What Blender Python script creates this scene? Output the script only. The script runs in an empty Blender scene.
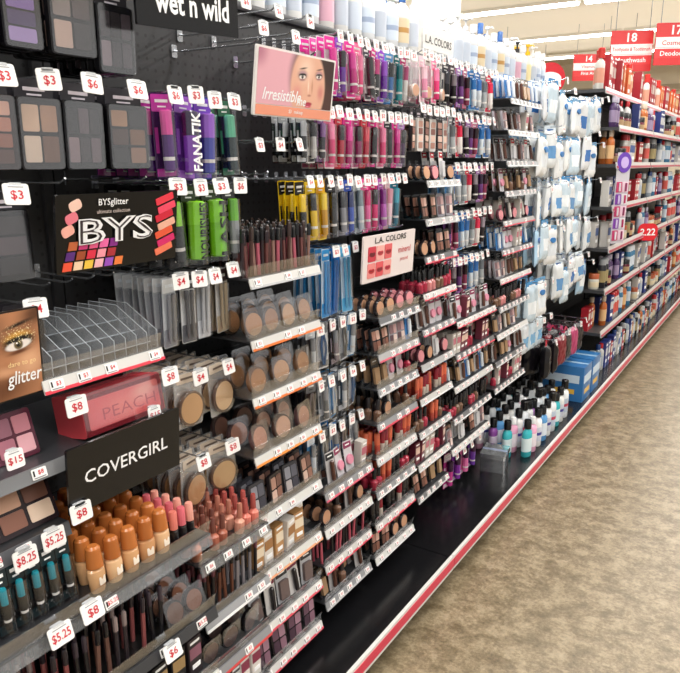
import bpy, bmesh, math, random
from mathutils import Matrix, Vector
random.seed(7)
S = bpy.context.scene
COL = S.collection
PI = math.pi
S.view_settings.view_transform = 'Standard'
S.view_settings.look = 'None'

# ---------------------------------------------------------------- materials
def lin(h):
    h = h.lstrip('#')
    out = []
    for i in (0, 2, 4):
        c = int(h[i:i+2], 16) / 255
        out.append(c / 12.92 if c <= .04045 else ((c + .055) / 1.055) ** 2.4)
    return (*out, 1)
MATS = {}
def P(hexc, rough=.38, metal=0.0, vary=.10, emit=0.0):
    key = (hexc, rough, metal, vary, emit)
    if key in MATS: return MATS[key]
    m = bpy.data.materials.new('plastic_' + hexc.lstrip('#')); m.use_nodes = True
    nt = m.node_tree; b = nt.nodes['Principled BSDF']
    b.inputs['Base Color'].default_value = lin(hexc)
    b.inputs['Roughness'].default_value = rough
    b.inputs['Metallic'].default_value = metal
    if vary:
        oi = nt.nodes.new('ShaderNodeObjectInfo'); mr = nt.nodes.new('ShaderNodeMapRange')
        mr.inputs[3].default_value = 1 - vary; mr.inputs[4].default_value = 1 + vary * .6
        hs = nt.nodes.new('ShaderNodeHueSaturation'); hs.inputs['Color'].default_value = lin(hexc)
        nt.links.new(oi.outputs['Random'], mr.inputs[0]); nt.links.new(mr.outputs[0], hs.inputs['Value'])
        nt.links.new(hs.outputs[0], b.inputs['Base Color'])
    if emit:
        b.inputs['Emission Color'].default_value = lin(hexc); b.inputs['Emission Strength'].default_value = emit
    MATS[key] = m
    return m
def clear_mat(name, tint, base, mult, frost=0.0, rough=.1):
    m = bpy.data.materials.new(name); m.use_nodes = True; nt = m.node_tree
    nt.nodes.remove(nt.nodes['Principled BSDF']); out = nt.nodes['Material Output']
    tr = nt.nodes.new('ShaderNodeBsdfTransparent'); tr.inputs[0].default_value = tint
    gl = nt.nodes.new('ShaderNodeBsdfGlossy'); gl.inputs['Roughness'].default_value = rough
    lw = nt.nodes.new('ShaderNodeLayerWeight'); lw.inputs[0].default_value = .3
    ad = nt.nodes.new('ShaderNodeMath'); ad.operation = 'MULTIPLY_ADD'; ad.inputs[1].default_value = mult; ad.inputs[2].default_value = base
    mx = nt.nodes.new('ShaderNodeMixShader')
    src = tr.outputs[0]
    if frost:
        df = nt.nodes.new('ShaderNodeBsdfDiffuse'); df.inputs[0].default_value = (.8, .82, .84, 1)
        m2 = nt.nodes.new('ShaderNodeMixShader'); m2.inputs[0].default_value = frost
        nt.links.new(tr.outputs[0], m2.inputs[1]); nt.links.new(df.outputs[0], m2.inputs[2]); src = m2.outputs[0]
    nt.links.new(lw.outputs['Facing'], ad.inputs[0]); nt.links.new(ad.outputs[0], mx.inputs[0])
    nt.links.new(src, mx.inputs[1]); nt.links.new(gl.outputs[0], mx.inputs[2]); nt.links.new(mx.outputs[0], out.inputs[0])
    return m
CLEAR = clear_mat('clear_acrylic', (.97, .98, .98, 1), .025, .22)
BLIST = clear_mat('clear_blister', (.98, .98, .99, 1), .07, .50, 0, .13)
FROSTED = clear_mat('frosted_acrylic', (.96, .97, .98, 1), .04, .30, .10)  # milky diffuse share mixed into the clear plastic
CARDC = clear_mat('clear_card', (.96, .95, .94, 1), .05, .35, .22)
WHITE = P('#f2f1ee', .4); BLACK = P('#0c0c0d', .35)
RED = P('#c4162c', .45, vary=0); CHROME = P('#b9bcc0', .25, .9, 0); TAGW = P('#efeeec', .5, vary=.04)
INKK = P('#141414', .5, vary=0); INKW = P('#f4f4f4', .5, vary=0); GREYP = P('#8d8f92', .4)
FROST = P('#c6c9cc', .25)

def floor_mat():
    m = bpy.data.materials.new('mottled_vinyl'); m.use_nodes = True; nt = m.node_tree; b = nt.nodes['Principled BSDF']
    tc = nt.nodes.new('ShaderNodeTexCoord')
    n1 = nt.nodes.new('ShaderNodeTexNoise'); n1.inputs['Scale'].default_value = 13; n1.inputs['Detail'].default_value = 14; n1.inputs['Roughness'].default_value = .8; n1.inputs['Distortion'].default_value = .1
    n2 = nt.nodes.new('ShaderNodeTexNoise'); n2.inputs['Scale'].default_value = 90; n2.inputs['Detail'].default_value = 8
    r1 = nt.nodes.new('ShaderNodeValToRGB'); e = r1.color_ramp.elements
    e[0].position = .40; e[0].color = lin('#655740'); e[1].position = .60; e[1].color = lin('#9b8c72')
    x = r1.color_ramp.elements.new(.48); x.color = lin('#7a6c54')
    x = r1.color_ramp.elements.new(.52); x.color = lin('#88795f')
    mx = nt.nodes.new('ShaderNodeMix'); mx.data_type = 'RGBA'; mx.blend_type = 'OVERLAY'; mx.inputs[0].default_value = .4
    nt.links.new(tc.outputs['Object'], n1.inputs[0]); nt.links.new(tc.outputs['Object'], n2.inputs[0])
    nt.links.new(n1.outputs[0], r1.inputs[0]); nt.links.new(r1.outputs[0], mx.inputs[6]); nt.links.new(n2.outputs[0], mx.inputs[7])
    nt.links.new(mx.outputs[2], b.inputs['Base Color']); b.inputs['Roughness'].default_value = .34
    return m
def nmath(nt, op, a, bb=None):
    n = nt.nodes.new('ShaderNodeMath'); n.operation = op
    for i, v in enumerate((a, bb)):
        if v is None: continue
        if isinstance(v, (int, float)): n.inputs[i].default_value = v
        else: nt.links.new(v, n.inputs[i])
    return n.outputs[0]
def peg_mat(hexc, hole):
    m = bpy.data.materials.new('pegboard'); m.use_nodes = True; nt = m.node_tree; b = nt.nodes['Principled BSDF']
    tc = nt.nodes.new('ShaderNodeTexCoord'); sp = nt.nodes.new('ShaderNodeSeparateXYZ'); nt.links.new(tc.outputs['Object'], sp.inputs[0])
    M = lambda op, a, bb=None: nmath(nt, op, a, bb)
    def cell(o): return M('SUBTRACT', M('FRACT', M('DIVIDE', o, .0254)), .5)
    u = cell(sp.outputs[1]); v = cell(sp.outputs[2])
    d = M('SQRT', M('ADD', M('MULTIPLY', u, u), M('MULTIPLY', v, v)))
    f = M('LESS_THAN', d, .16)
    mx = nt.nodes.new('ShaderNodeMix'); mx.data_type = 'RGBA'; mx.inputs[6].default_value = lin(hexc); mx.inputs[7].default_value = lin(hole)
    nt.links.new(f, mx.inputs[0]); nt.links.new(mx.outputs[2], b.inputs['Base Color']); b.inputs['Roughness'].default_value = .5
    return m
def print_mat(name, bg, ells, rough=.3, sparkle=None):
    """soft printed picture built of blended ellipses in the sign's own coordinates"""
    m = bpy.data.materials.new(name); m.use_nodes = True; nt = m.node_tree; b = nt.nodes['Principled BSDF']; b.inputs['Roughness'].default_value = rough
    tc = nt.nodes.new('ShaderNodeTexCoord'); sp = nt.nodes.new('ShaderNodeSeparateXYZ'); nt.links.new(tc.outputs['Object'], sp.inputs[0])
    M = lambda op, a, bb=None: nmath(nt, op, a, bb)
    cur = None
    def field(cy, cz, ry, rz, rot, soft):
        y = M('SUBTRACT', sp.outputs[1], cy); z = M('SUBTRACT', sp.outputs[2], cz); c, s = math.cos(rot), math.sin(rot)
        u = M('DIVIDE', M('ADD', M('MULTIPLY', y, c), M('MULTIPLY', z, s)), ry); v = M('DIVIDE', M('SUBTRACT', M('MULTIPLY', z, c), M('MULTIPLY', y, s)), rz)
        d = M('SQRT', M('ADD', M('MULTIPLY', u, u), M('MULTIPLY', v, v)))
        mr = nt.nodes.new('ShaderNodeMapRange'); mr.interpolation_type = 'SMOOTHSTEP'
        mr.inputs[1].default_value = 1-soft; mr.inputs[2].default_value = 1.0; mr.inputs[3].default_value = 1; mr.inputs[4].default_value = 0
        nt.links.new(d, mr.inputs[0]); return mr.outputs[0]
    for cy, cz, ry, rz, rot, colr, soft in ells:
        f = field(cy, cz, ry, rz, rot, soft)
        mx = nt.nodes.new('ShaderNodeMix'); mx.data_type = 'RGBA'; mx.inputs[7].default_value = lin(colr)
        if cur is None: mx.inputs[6].default_value = lin(bg)
        else: nt.links.new(cur, mx.inputs[6])
        nt.links.new(f, mx.inputs[0]); cur = mx.outputs[2]
    if sparkle:
        cy, cz, ry, rz, colr = sparkle
        n = nt.nodes.new('ShaderNodeTexNoise'); n.inputs['Scale'].default_value = 420; n.inputs['Detail'].default_value = 1; nt.links.new(tc.outputs['Object'], n.inputs[0])
        f = M('MULTIPLY', M('GREATER_THAN', n.outputs[0], .63), field(cy, cz, ry, rz, 0, .8))
        mx = nt.nodes.new('ShaderNodeMix'); mx.data_type = 'RGBA'; mx.inputs[7].default_value = lin(colr); nt.links.new(cur, mx.inputs[6]); nt.links.new(f, mx.inputs[0]); cur = mx.outputs[2]
    nt.links.new(cur, b.inputs['Base Color'])
    return m
PEGB = peg_mat('#232325', '#020202'); PEGG = peg_mat('#4a4a4c', '#101010')
def wall_mat(name, a, bcol):
    m = bpy.data.materials.new(name); m.use_nodes = True; nt = m.node_tree; b = nt.nodes['Principled BSDF']
    n = nt.nodes.new('ShaderNodeTexNoise'); n.inputs['Scale'].default_value = 3; r = nt.nodes.new('ShaderNodeValToRGB')
    r.color_ramp.elements[0].color = lin(a); r.color_ramp.elements[1].color = lin(bcol)
    nt.links.new(n.outputs[0], r.inputs[0]); nt.links.new(r.outputs[0], b.inputs['Base Color']); b.inputs['Roughness'].default_value = .8
    return m

# ---------------------------------------------------------------- geometry
def box(cx, cy, cz, sx, sy, sz):
    x, y, z = sx/2, sy/2, sz/2
    V = [(cx+a*x, cy+b*y, cz+c*z) for a in (-1, 1) for b in (-1, 1) for c in (-1, 1)]
    return V, [(0,1,3,2), (4,6,7,5), (0,4,5,1), (2,3,7,6), (0,2,6,4), (1,5,7,3)]
def prism(pts, d0, d1, axis='x'):
    n = len(pts); V = []
    for d in (d0, d1):
        for a, b in pts:
            V.append((d, a, b) if axis == 'x' else (a, d, b) if axis == 'y' else (a, b, d))
    F = [tuple(range(n)), tuple(range(2*n-1, n-1, -1))] + [(i, (i+1) % n, n+(i+1) % n, n+i) for i in range(n)]
    return V, F
def rrect(w, h, r, ca=0, cb=0, seg=3):
    pts = []
    for qx, qy, a0 in ((1, 1, 0), (-1, 1, 90), (-1, -1, 180), (1, -1, 270)):
        for k in range(seg+1):
            a = math.radians(a0 + 90*k/seg)
            pts.append((ca + qx*(w/2-r) + r*math.cos(a), cb + qy*(h/2-r) + r*math.sin(a)))
    return pts
def rbox(cx, cy, cz, sx, sy, sz, r=.003, axis='x', seg=2):
    if axis == 'x': return prism(rrect(sy, sz, r, cy, cz, seg), cx-sx/2, cx+sx/2, 'x')
    if axis == 'y': return prism(rrect(sx, sz, r, cx, cz, seg), cy-sy/2, cy+sy/2, 'y')
    return prism(rrect(sx, sy, r, cx, cy, seg), cz-sz/2, cz+sz/2, 'z')
def lathe(prof, seg=12, axis='z', c=(0, 0, 0), sx=1, sy=1):
    V = []; F = []; n = len(prof)
    for r, t in prof:
        r = max(r, .0002)
        for k in range(seg):
            a = 2*PI*k/seg; p, q = r*math.cos(a)*sx, r*math.sin(a)*sy
            v = (p, q, t) if axis == 'z' else (t, p, q) if axis == 'x' else (p, t, q)
            V.append((v[0]+c[0], v[1]+c[1], v[2]+c[2]))
    for i in range(n-1):
        for k in range(seg):
            F.append((i*seg+k, i*seg+(k+1) % seg, (i+1)*seg+(k+1) % seg, (i+1)*seg+k))
    F.append(tuple(range(seg-1, -1, -1))); F.append(tuple((n-1)*seg+k for k in range(seg)))
    return V, F
def tube(pts, r, seg=6):
    V = []; F = []; pts = [Vector(p) for p in pts]; n = len(pts)
    for i, p in enumerate(pts):
        t = (pts[min(i+1, n-1)] - pts[max(i-1, 0)]).normalized()
        u = t.cross(Vector((0, 1, 0)) if abs(t.y) < .9 else Vector((1, 0, 0))).normalized(); w = t.cross(u)
        for k in range(seg):
            a = 2*PI*k/seg; V.append(tuple(p + u*r*math.cos(a) + w*r*math.sin(a)))
    for i in range(n-1):
        for k in range(seg): F.append((i*seg+k, i*seg+(k+1) % seg, (i+1)*seg+(k+1) % seg, (i+1)*seg+k))
    F.append(tuple(range(seg))); F.append(tuple((n-1)*seg+k for k in range(seg)))
    return V, F
def circ(r, ca=0, cb=0, n=20, sa=1, sb=1):
    return [(ca+r*sa*math.cos(2*PI*k/n), cb+r*sb*math.sin(2*PI*k/n)) for k in range(n)]
def disc(r, x0, x1, cy, cz, n=20, sa=1, sb=1): return prism(circ(r, cy, cz, n, sa, sb), x0, x1, 'x')
def shell(w, z0, z1, d):      # open half-round blister front
    V = []; F = []; n = 6
    for k in range(n+1):
        a = PI*k/n; y = -w/2*math.cos(a); x = .002 + d*math.sin(a)**.6 if 0 < k < n else .002
        V += [(x, y, z0), (x, y, z1)]
    for k in range(n): F.append((2*k, 2*k+2, 2*k+3, 2*k+1))
    return V, F
TC = {}
def raw_text(s, bold, shear=0.0):
    if (s, bold, shear) in TC: return TC[(s, bold, shear)]
    cu = bpy.data.curves.new('lettering', 'FONT'); cu.body = s; cu.size = 1; cu.resolution_u = 2; cu.offset = bold; cu.shear = shear
    ob = bpy.data.objects.new('lettering', cu)
    me = bpy.data.meshes.new_from_object(ob)
    if me is None or len(me.vertices) == 0:
        COL.objects.link(ob); dg = bpy.context.evaluated_depsgraph_get(); dg.update()
        me = bpy.data.meshes.new_from_object(ob.evaluated_get(dg))
    V = [(v.co.x, v.co.y) for v in me.vertices]; F = [tuple(p.vertices) for p in me.polygons]
    xs = [v[0] for v in V]; ys = [v[1] for v in V]
    x0, x1, y0, y1 = min(xs), max(xs), min(ys), max(ys)
    V = [((x-(x0+x1)/2), (y-(y0+y1)/2)) for x, y in V]
    bpy.data.objects.remove(ob); bpy.data.meshes.remove(me)
    TC[(s, bold, shear)] = (V, F, x1-x0, y1-y0)
    return TC[(s, bold, shear)]
def txt(s, h, cy, cz, x, rot=0, bold=0.0, face='x', w=None, shear=0.0):
    V, F, W, H = raw_text(s, bold, shear); k = h/H; kx = k if w is None else w/W
    ca, sa = math.cos(rot), math.sin(rot); out = []
    for a, b in V:
        a *= kx; b *= k; a, b = a*ca-b*sa, a*sa+b*ca
        out.append((x, a+cy, b+cz) if face == 'x' else (a+cy, x, b+cz))
    return out, F
def moved(g, dx=0, dy=0, dz=0): return [(x+dx, y+dy, z+dz) for x, y, z in g[0]], g[1]
def xform(g, M): return [tuple(M @ Vector(v)) for v in g[0]], g[1]

def mk(name, geos):
    V = []; F = []; MI = []; ml = []
    for (v, f), m in geos:
        if m not in ml: ml.append(m)
        o = len(V); V += v; i = ml.index(m)
        for q in f: F.append(tuple(a+o for a in q)); MI.append(i)
    me = bpy.data.meshes.new(name); me.from_pydata(V, [], F)
    for m in ml: me.materials.append(m)
    me.polygons.foreach_set('material_index', MI)
    bm = bmesh.new(); bm.from_mesh(me); bmesh.ops.recalc_face_normals(bm, faces=bm.faces); bm.to_mesh(me); bm.free()
    me.polygons.foreach_set('use_smooth', [True]*len(F)); me.set_sharp_from_angle(angle=.6)
    return me

# ---------------------------------------------------------------- objects
def tag(o, label, cat, group=None):
    o['label'] = label; o['category'] = cat
    if group: o['group'] = group
def new(name, me, parent=None):
    o = bpy.data.objects.new(name, me); COL.objects.link(o)
    if parent: o.parent = parent
    if me is None: o.empty_display_size = .02
    return o
def struct(name, geos):
    o = new(name, mk(name, geos)); o['kind'] = 'structure'; return o
class Tp:
    def __init__(s, name, cat, parts):
        s.name, s.cat, s.parts = name, cat, parts; s._m = None; s._f = None
    def meshes(s):
        if s._m is None:
            s._m = [(p[0], mk(p[0], p[1]), [(q[0], mk(q[0], q[1])) for q in (p[2] if len(p) > 2 else [])]) for p in s.parts]
        return s._m
    def flat(s):
        if s._f is None:
            g = []
            for p in s.parts:
                if p[0] in ('blister', 'lid', 'cover'): continue
                g += p[1]
                for q in (p[2] if len(p) > 2 else []): g += q[1]
            s._f = mk(s.name, g)
        return s._f
def place(tp, x, y, z, label, group=None, rz=0, tilt=0, flat=False, rx=0):
    if flat or (len(tp.parts) == 1 and len(tp.parts[0]) < 3):
        o = new(tp.name, tp.flat())
    else:
        o = new(tp.name, None)
        for pn, me, subs in tp.meshes():
            c = new(pn, me, o)
            for qn, qm in subs: new(qn, qm, c)
    o.location = (x, y, z); o.rotation_euler = (rx, tilt, rz)
    tag(o, label, tp.cat, group)
    return o
ORD = ['first', 'second', 'third', 'fourth', 'fifth', 'sixth', 'seventh', 'eighth', 'ninth', 'tenth', 'eleventh', 'twelfth', 'thirteenth', 'fourteenth', 'fifteenth']

# ---------------------------------------------------------------- camera
cam = bpy.data.cameras.new('camera'); co = bpy.data.objects.new('camera', cam); COL.objects.link(co)
co.location = (1.35, 0, 1.55); cam.sensor_width = 36; cam.lens = 700/680*36; cam.clip_start = .02
co.rotation_euler = (math.radians(90-13.96), 0, math.radians(32.5)); S.camera = co

# ---------------------------------------------------------------- room
struct('floor', [(box(0, 9, -.05, 20, 30, .1), floor_mat())])
struct('ceiling', [(box(0, 9, 4.25, 20, 30, .1), wall_mat('ceiling_paint', '#e8dfcc', '#efe7d7'))])
struct('wall_back', [(box(0, 21, 2.1, 20, .1, 4.2), wall_mat('beige_paint', '#dfd3bc', '#e8ddc8'))])
struct('wall_left', [(box(-9, 9, 2.1, .1, 30, 4.2), wall_mat('left_paint', '#e0d4be', '#eadfcc'))])
struct('trim_1', [(box(0, 20.92, 3.45, 20, .06, .18), P('#b8aa92', .7, vary=0))])
col = Tp('pillar', 'pillar', [('shaft', [(rbox(0, 0, 2.1, .34, .34, 4.18, .04, 'z', 4), P('#f0ece4', .6, vary=0))]),
     ('pillar_base', [(rbox(0, 0, .06, .38, .38, .12, .04, 'z', 4), P('#55504a', .6, vary=0))])])
place(col, -1.46, 5.95, 0, 'white square pillar rising behind the shelf run to the ceiling')
TUBE = P('#ffffff', .3, 0, 0, 9)
fix = Tp('ceiling_light', 'ceiling light', [('housing', [(prism([(-.09, 0), (.09, 0), (.05, .06), (-.05, .06)], -1.2, 1.2, 'x'), P('#e8e6e0', .5, vary=0))]),
     ('light_tube', [(lathe([(.018, -1.17), (.018, 1.17)], 10, 'x', (0, -.045, -.02)), TUBE)]),
     ('light_tube', [(lathe([(.018, -1.17), (.018, 1.17)], 10, 'x', (0, .045, -.02)), TUBE)]),
     ('hanging_wire', [(tube([(-1, 0, .06), (-1, 0, .3)], .006), GREYP)]), ('hanging_wire', [(tube([(1, 0, .06), (1, 0, .3)], .006), GREYP)])])
for y in (-1.0, 2.2, 5.4, 8.6, 11.6, 14.6, 17.2):
    for x in (-5.4, -2.95, -.5, 1.95):
        place(fix, x, y, 3.9, 'twin tube fluorescent strip hung under the ceiling', 'fluorescent ceiling strips')
    l = bpy.data.lights.new('strip_lamp', 'AREA'); l.shape = 'RECTANGLE'; l.size = 7; l.size_y = .35; l.energy = 210 if y < 7 else 150; l.color = (1, .98, .95)
    lo = bpy.data.objects.new('strip_lamp', l); COL.objects.link(lo); lo.location = (1.8, y, 3.84)
    if y > 10:
        l = bpy.data.lights.new('ceiling_fill', 'AREA'); l.shape = 'RECTANGLE'; l.size = 9; l.size_y = 2.6; l.energy = 46; l.color = (1, .96, .9)  # added wide fill brightening the ceiling, standing in for the tubes' upward spill
        lo = bpy.data.objects.new('ceiling_fill', l); COL.objects.link(lo); lo.location = (-1.7, y, 3.97); lo.rotation_euler = (PI, 0, 0)
w = bpy.data.worlds.new('world'); S.world = w; w.use_nodes = True
w.node_tree.nodes['Background'].inputs[0].default_value = (1, .99, .97, 1); w.node_tree.nodes['Background'].inputs[1].default_value = .6

# ---------------------------------------------------------------- gondola bays
BAYS = [-.26 + 1.22*i for i in range(8)]
BNAME = ['nearest black pegboard bay, with the palettes', 'second black pegboard bay, with mascaras and compacts', 'third black pegboard bay, packed with small trays',
         'fourth bay, hung with bags of cotton', 'first shelved bay, next to the cotton bags', 'second shelved bay past the cotton bags', 'third shelved bay past the cotton bags', 'farthest shelved bay at the right edge']
BSH = ['', '', '', '', 'first shelved bay', 'second shelved bay', 'third shelved bay', 'farthest shelved bay']
PINK = P('#d3304d', .35, vary=0); PINK2 = P('#a83048', .4, vary=0)
for i, y0 in enumerate(BAYS):
    h = 1.95; W = 1.216
    pm = PEGB if i < 4 else PEGG
    parts = [('back_panel', [(box(-.004, 0, h/2+.05, .022, W, h-.1), pm)]),
             ('base_deck', [(prism([(.0, .128), (.45, .128), (.45, .09), (.44, .09), (.44, .12), (0, .12)], -W/2, W/2, 'y'), P('#121214', .22, vary=0))]),
             ('kick_plate', [(box(.4, 0, .06, .012, W, .12), P('#1a1a1a', .5, vary=0))]),
             ('base_rail', [(rbox(.456, 0, .112, .012, W, .056, .003, 'x'), P('#d4d2ce', .35, vary=0)), (box(.4625, 0, .113, .002, W, .034), PINK)]),
             ('upright', [(box(.011, -W/2+.012, 1.04, .012, .024, 1.82), P('#2a2a2c', .35, .3, 0))]),
             ('upright', [(box(.011, W/2-.012, 1.04, .012, .024, 1.82), P('#2a2a2c', .35, .3, 0))]),
             ('top_cap', [(rbox(-.13, 0, 1.962, .3, W, .024, .006, 'y'), P('#2b2b2d', .4, vary=0))])]
    place(Tp('shelf_bay', 'shelf bay', parts), 0, y0+.61, 0, BNAME[i])

# ---------------------------------------------------------------- product templates
CA = {}
def cached(fn):
    def g(*a, **k):
        key = (fn.__name__, repr(a), repr(sorted(k.items())))
        if key not in CA: CA[key] = fn(*a, **k)
        return CA[key]
    return g
@cached
def carded(card, head, tubec, capc, w=.042, h=.165, r=.0085, text=None, tcol='#ffffff', blister=True):
    cg = [(rbox(0, 0, -h/2, .0016, w, h, .004), P(card, .22)), (rbox(.0012, 0, -.02, .001, w*.96, .034, .003), P(head, .22)),
          (rbox(.0012, 0, -h+.012, .001, w*.9, .016, .002), P(head, .22)), (box(.0018, 0, -.016, .0006, w*.6, .006), P('#e8e8e8', .4)), (box(.0018, 0, -.027, .0006, w*.4, .003), P('#e8e8e8', .4)),
          (box(.0018, w*.12, -h+.014, .0006, w*.4, .004), P('#e8e8e8', .4)), (box(.0014, -w*.34, -h*.55, .0006, w*.16, h*.3), P(head, .25))]
    zb = -h+.014; zt = -.034; zm = zb + (zt-zb)*.6; x = r+.002
    tg = [(lathe([(r*.8, zb), (r, zb+.003), (r, zm)], 10, 'z', (x, 0, 0)), P(tubec, .18))]
    if not text: tg.append((lathe([(r*1.02, zb+(zm-zb)*.3), (r*1.02, zb+(zm-zb)*.4)], 10, 'z', (x, 0, 0)), P('#d8d4d0', .3)))
    cap = [(lathe([(r*1.02, zm), (r*1.02, zt-.003), (r*.8, zt)], 10, 'z', (x, 0, 0)), P(capc, .15))]
    parts = [('card', cg), ('tube', tg), ('cap', cap)]
    if text: parts.append(('lettering', [(txt(text, r*1.75, 0, (zb+zt)/2, x+r*1.05+.0008, PI/2, .03, w=(zt-zb)*.95), P(tcol, .5, vary=0))]))
    if blister: parts.append(('blister', [(shell(w*.86, -h+.004, -.036, 2*r+.004), BLIST)]))
    return Tp('carded_mascara', 'mascara', parts)
@cached
def gloss_card(card, c1, c2, w=.036, h=.15):
    r = .006
    cg = [(rbox(0, 0, -h/2, .0016, w, h, .004), P(card, .25)), (rbox(.0012, 0, -.018, .001, w*.96, .03, .003), P(c2)), (rbox(.0012, 0, -h+.022, .001, w*.96, .04, .003), P(c1)), (box(.002, 0, -.018, .0006, w*.6, .007), P('#e8eef4'))]
    parts = [('card', cg)]
    for s in (-1, 1):
        parts.append(('pencil', [(lathe([(.001, -h+.01), (r*.7, -h+.022), (r*.7, -.055), (r*.75, -.054), (r*.75, -.036)], 8, 'z', (r, s*.008, 0)), P(c1, .25))]))
    parts.append(('blister', [(shell(w*.86, -h+.004, -.036, .014), BLIST)]))
    return Tp('carded_pencil_set', 'pencil set', parts)
@cached
def palette(case, pans, cols, w=.085, h=.15, tabh=.03, tabc='#26242a', art=None):
    H = h-tabh
    parts = [('hang_tab', [(rbox(-.004, 0, -tabh*.6, .0015, w*.9, tabh*1.2, .004), P(tabc)), (box(-.003, 0, -tabh*.55, .001, w*.5, .006), P('#c8c0c8')), (box(-.003, 0, -tabh*.85, .001, w*.34, .003), P('#c8c0c8'))]),
             ('case', [(rbox(0, 0, -tabh-H/2, .012, w, H, .006), P(case, .2))])]
    n = len(pans); rows = math.ceil(n/cols); pw = (w-.012)/cols; ph = (H*.92-.008)/rows
    for k, c in enumerate(pans):
        cy = -w/2+.006+pw*(k % cols+.5); cz = -tabh-H*.04-.004-ph*(k//cols+.5)
        parts.append(('pan', [(rbox(.0068, cy, cz, .0016, pw*.88, ph*.86, .003), P(c, .5))]))
    parts.append(('cover', [(rbox(.0105, 0, -tabh-H/2, .002, w*.98, H*.98, .006), BLIST)]))
    return Tp('eyeshadow_palette', 'makeup palette', parts)
@cached
def hung_compact(card, case, pan, r=.036, w=.082, h=.115):
    zc = -h+r+.004
    return Tp('carded_compact', 'powder compact', [('card', [(rbox(0, 0, -h/2, .0012, w, h, .006), CARDC), (rbox(.0012, 0, -.014, .001, w*.8, .022, .003), P(card, .3)), (box(.002, 0, -.014, .0006, w*.5, .005), P('#6a5a50'))]),
        ('case', [(lathe([(r*.92, .001), (r, .003), (r, .009), (r*.93, .011)], 24, 'x', (0, 0, zc)), P(case, .2))],
         [('powder_pan', [(lathe([(r*.86, .0112), (r*.84, .0121)], 24, 'x', (0, 0, zc)), P(pan, .6))])]),
        ('blister', [(lathe([(r*1.04, .004), (r*1.0, .015)], 24, 'x', (0, 0, zc)), BLIST)])])
@cached
def compact(case, pan, r=.03):
    parts = [('case', [(lathe([(r*.9, -.007), (r, -.004), (r, .005), (r*.93, .0075)], 22, 'x', (0, 0, r)), P(case, .2))]),
        ('powder_pan', [(lathe([(r*.84, .0077), (r*.82, .0088)], 22, 'x', (0, 0, r)), P(pan, .6))]),
        ('lid', [(prism(rrect(2*r+.004, 2*r+.008, .008, 0, r+.004), .0105, .0125, 'x'), BLIST)])]
    return Tp('powder_compact', 'powder compact', parts)
@cached
def tweezers(card, metal, h=.15, w=.05, head='#6a6c70'):
    g = [(rbox(0, 0, -h/2, .0016, w, h, .005), P(card, .2)), (rbox(.0012, 0, -.019, .001, w*.92, .030, .003), P(head)), (box(.002, 0, -.014, .0006, w*.5, .005), P('#e8e8e8')), (box(.002, 0, -.024, .0006, w*.35, .003), P('#20242a')), (rbox(.0012, 0, -h+.014, .001, w*.9, .018, .003), P(head))]
    t = []
    for s in (-1, 1):
        t.append((tube([(.006, s*.002, -h+.012), (.008, s*.009, -h*.6), (.007, s*.008, -h*.45), (.006, s*.002, -.035)], .0038, 6), P(metal, .25, .7)))
    return Tp('carded_tweezers', 'tweezers', [('card', g), ('tweezers', t), ('blister', [(shell(w*.8, -h+.006, -.034, .014), BLIST)])])
@cached
def pencil(col, cap, h=.14, r=.0045):
    return Tp('makeup_pencil', 'makeup pencil', [('barrel', [(lathe([(r, 0), (r, h*.72)], 6), P(col, .3))]), ('cap', [(lathe([(r*1.1, h*.72), (r*1.1, h*.97), (r*.7, h)], 8), P(cap, .25))])])
@cached
def lipstick(base, cap, h=.075, r=.010):
    return Tp('lipstick', 'lipstick', [('base', [(lathe([(r*.9, 0), (r, .002), (r, h*.38), (r*.92, h*.39), (r*.92, h*.44)], 10), P(base, .25))]),
        ('cap', [(lathe([(r*1.02, h*.44), (r*1.02, h*.96), (r*.85, h)], 10), P(cap, .2))])])
@cached
def polish(col, cap, r=.014):
    return Tp('nail_polish_bottle', 'nail polish', [('bottle', [(lathe([(r*.9, 0), (r, .003), (r, .03), (r*.5, .037), (r*.45, .04)], 10), P(col, .12))]),
        ('cap', [(lathe([(r*.55, .04), (r*.5, .075), (r*.4, .077)], 10), P(cap, .25))])])
@cached
def carton(col, band, w=.04, d=.025, h=.09, b2='#ffffff'):
    return Tp('product_carton', 'boxed product', [('carton', [(rbox(0, 0, h/2, d, w, h, .002, 'z', 1), P(col, .4)),
        (box(d/2+.0005, 0, h*.62, .001, w*.86, h*.3), P(band, .4)), (box(d/2+.0005, 0, h*.25, .001, w*.6, h*.12), P(b2, .4)), (box(d/2+.0005, 0, h*.9, .001, w*.7, h*.06), P(b2, .4))])])
@cached
def spray_can(col, cap, label, r=.028, h=.19):
    return Tp('spray_can', 'spray can', [('can', [(lathe([(r*.95, 0), (r, .004), (r, h*.74), (r*.8, h*.8)], 14), P(col, .25, .2))]), ('label', [(lathe([(r*1.01, h*.2), (r*1.01, h*.6)], 14), P(label, .35))]), ('cap', [(lathe([(r*.82, h*.79), (r*.8, h*.97), (r*.6, h)], 14), P(cap, .3))])])
@cached
def jar(col, lid, label, r=.034, h=.10):
    return Tp('jar', 'jar', [('jar_body', [(lathe([(r*.9, 0), (r, .005), (r, h*.62), (r*.85, h*.7)], 14), P(col, .2))]), ('label', [(lathe([(r*1.01, h*.15), (r*1.01, h*.5)], 14), P(label, .35))]), ('screw_lid', [(lathe([(r*.98, h*.68), (r*.98, h*.96), (r*.9, h)], 14), P(lid, .3))])])
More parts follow.
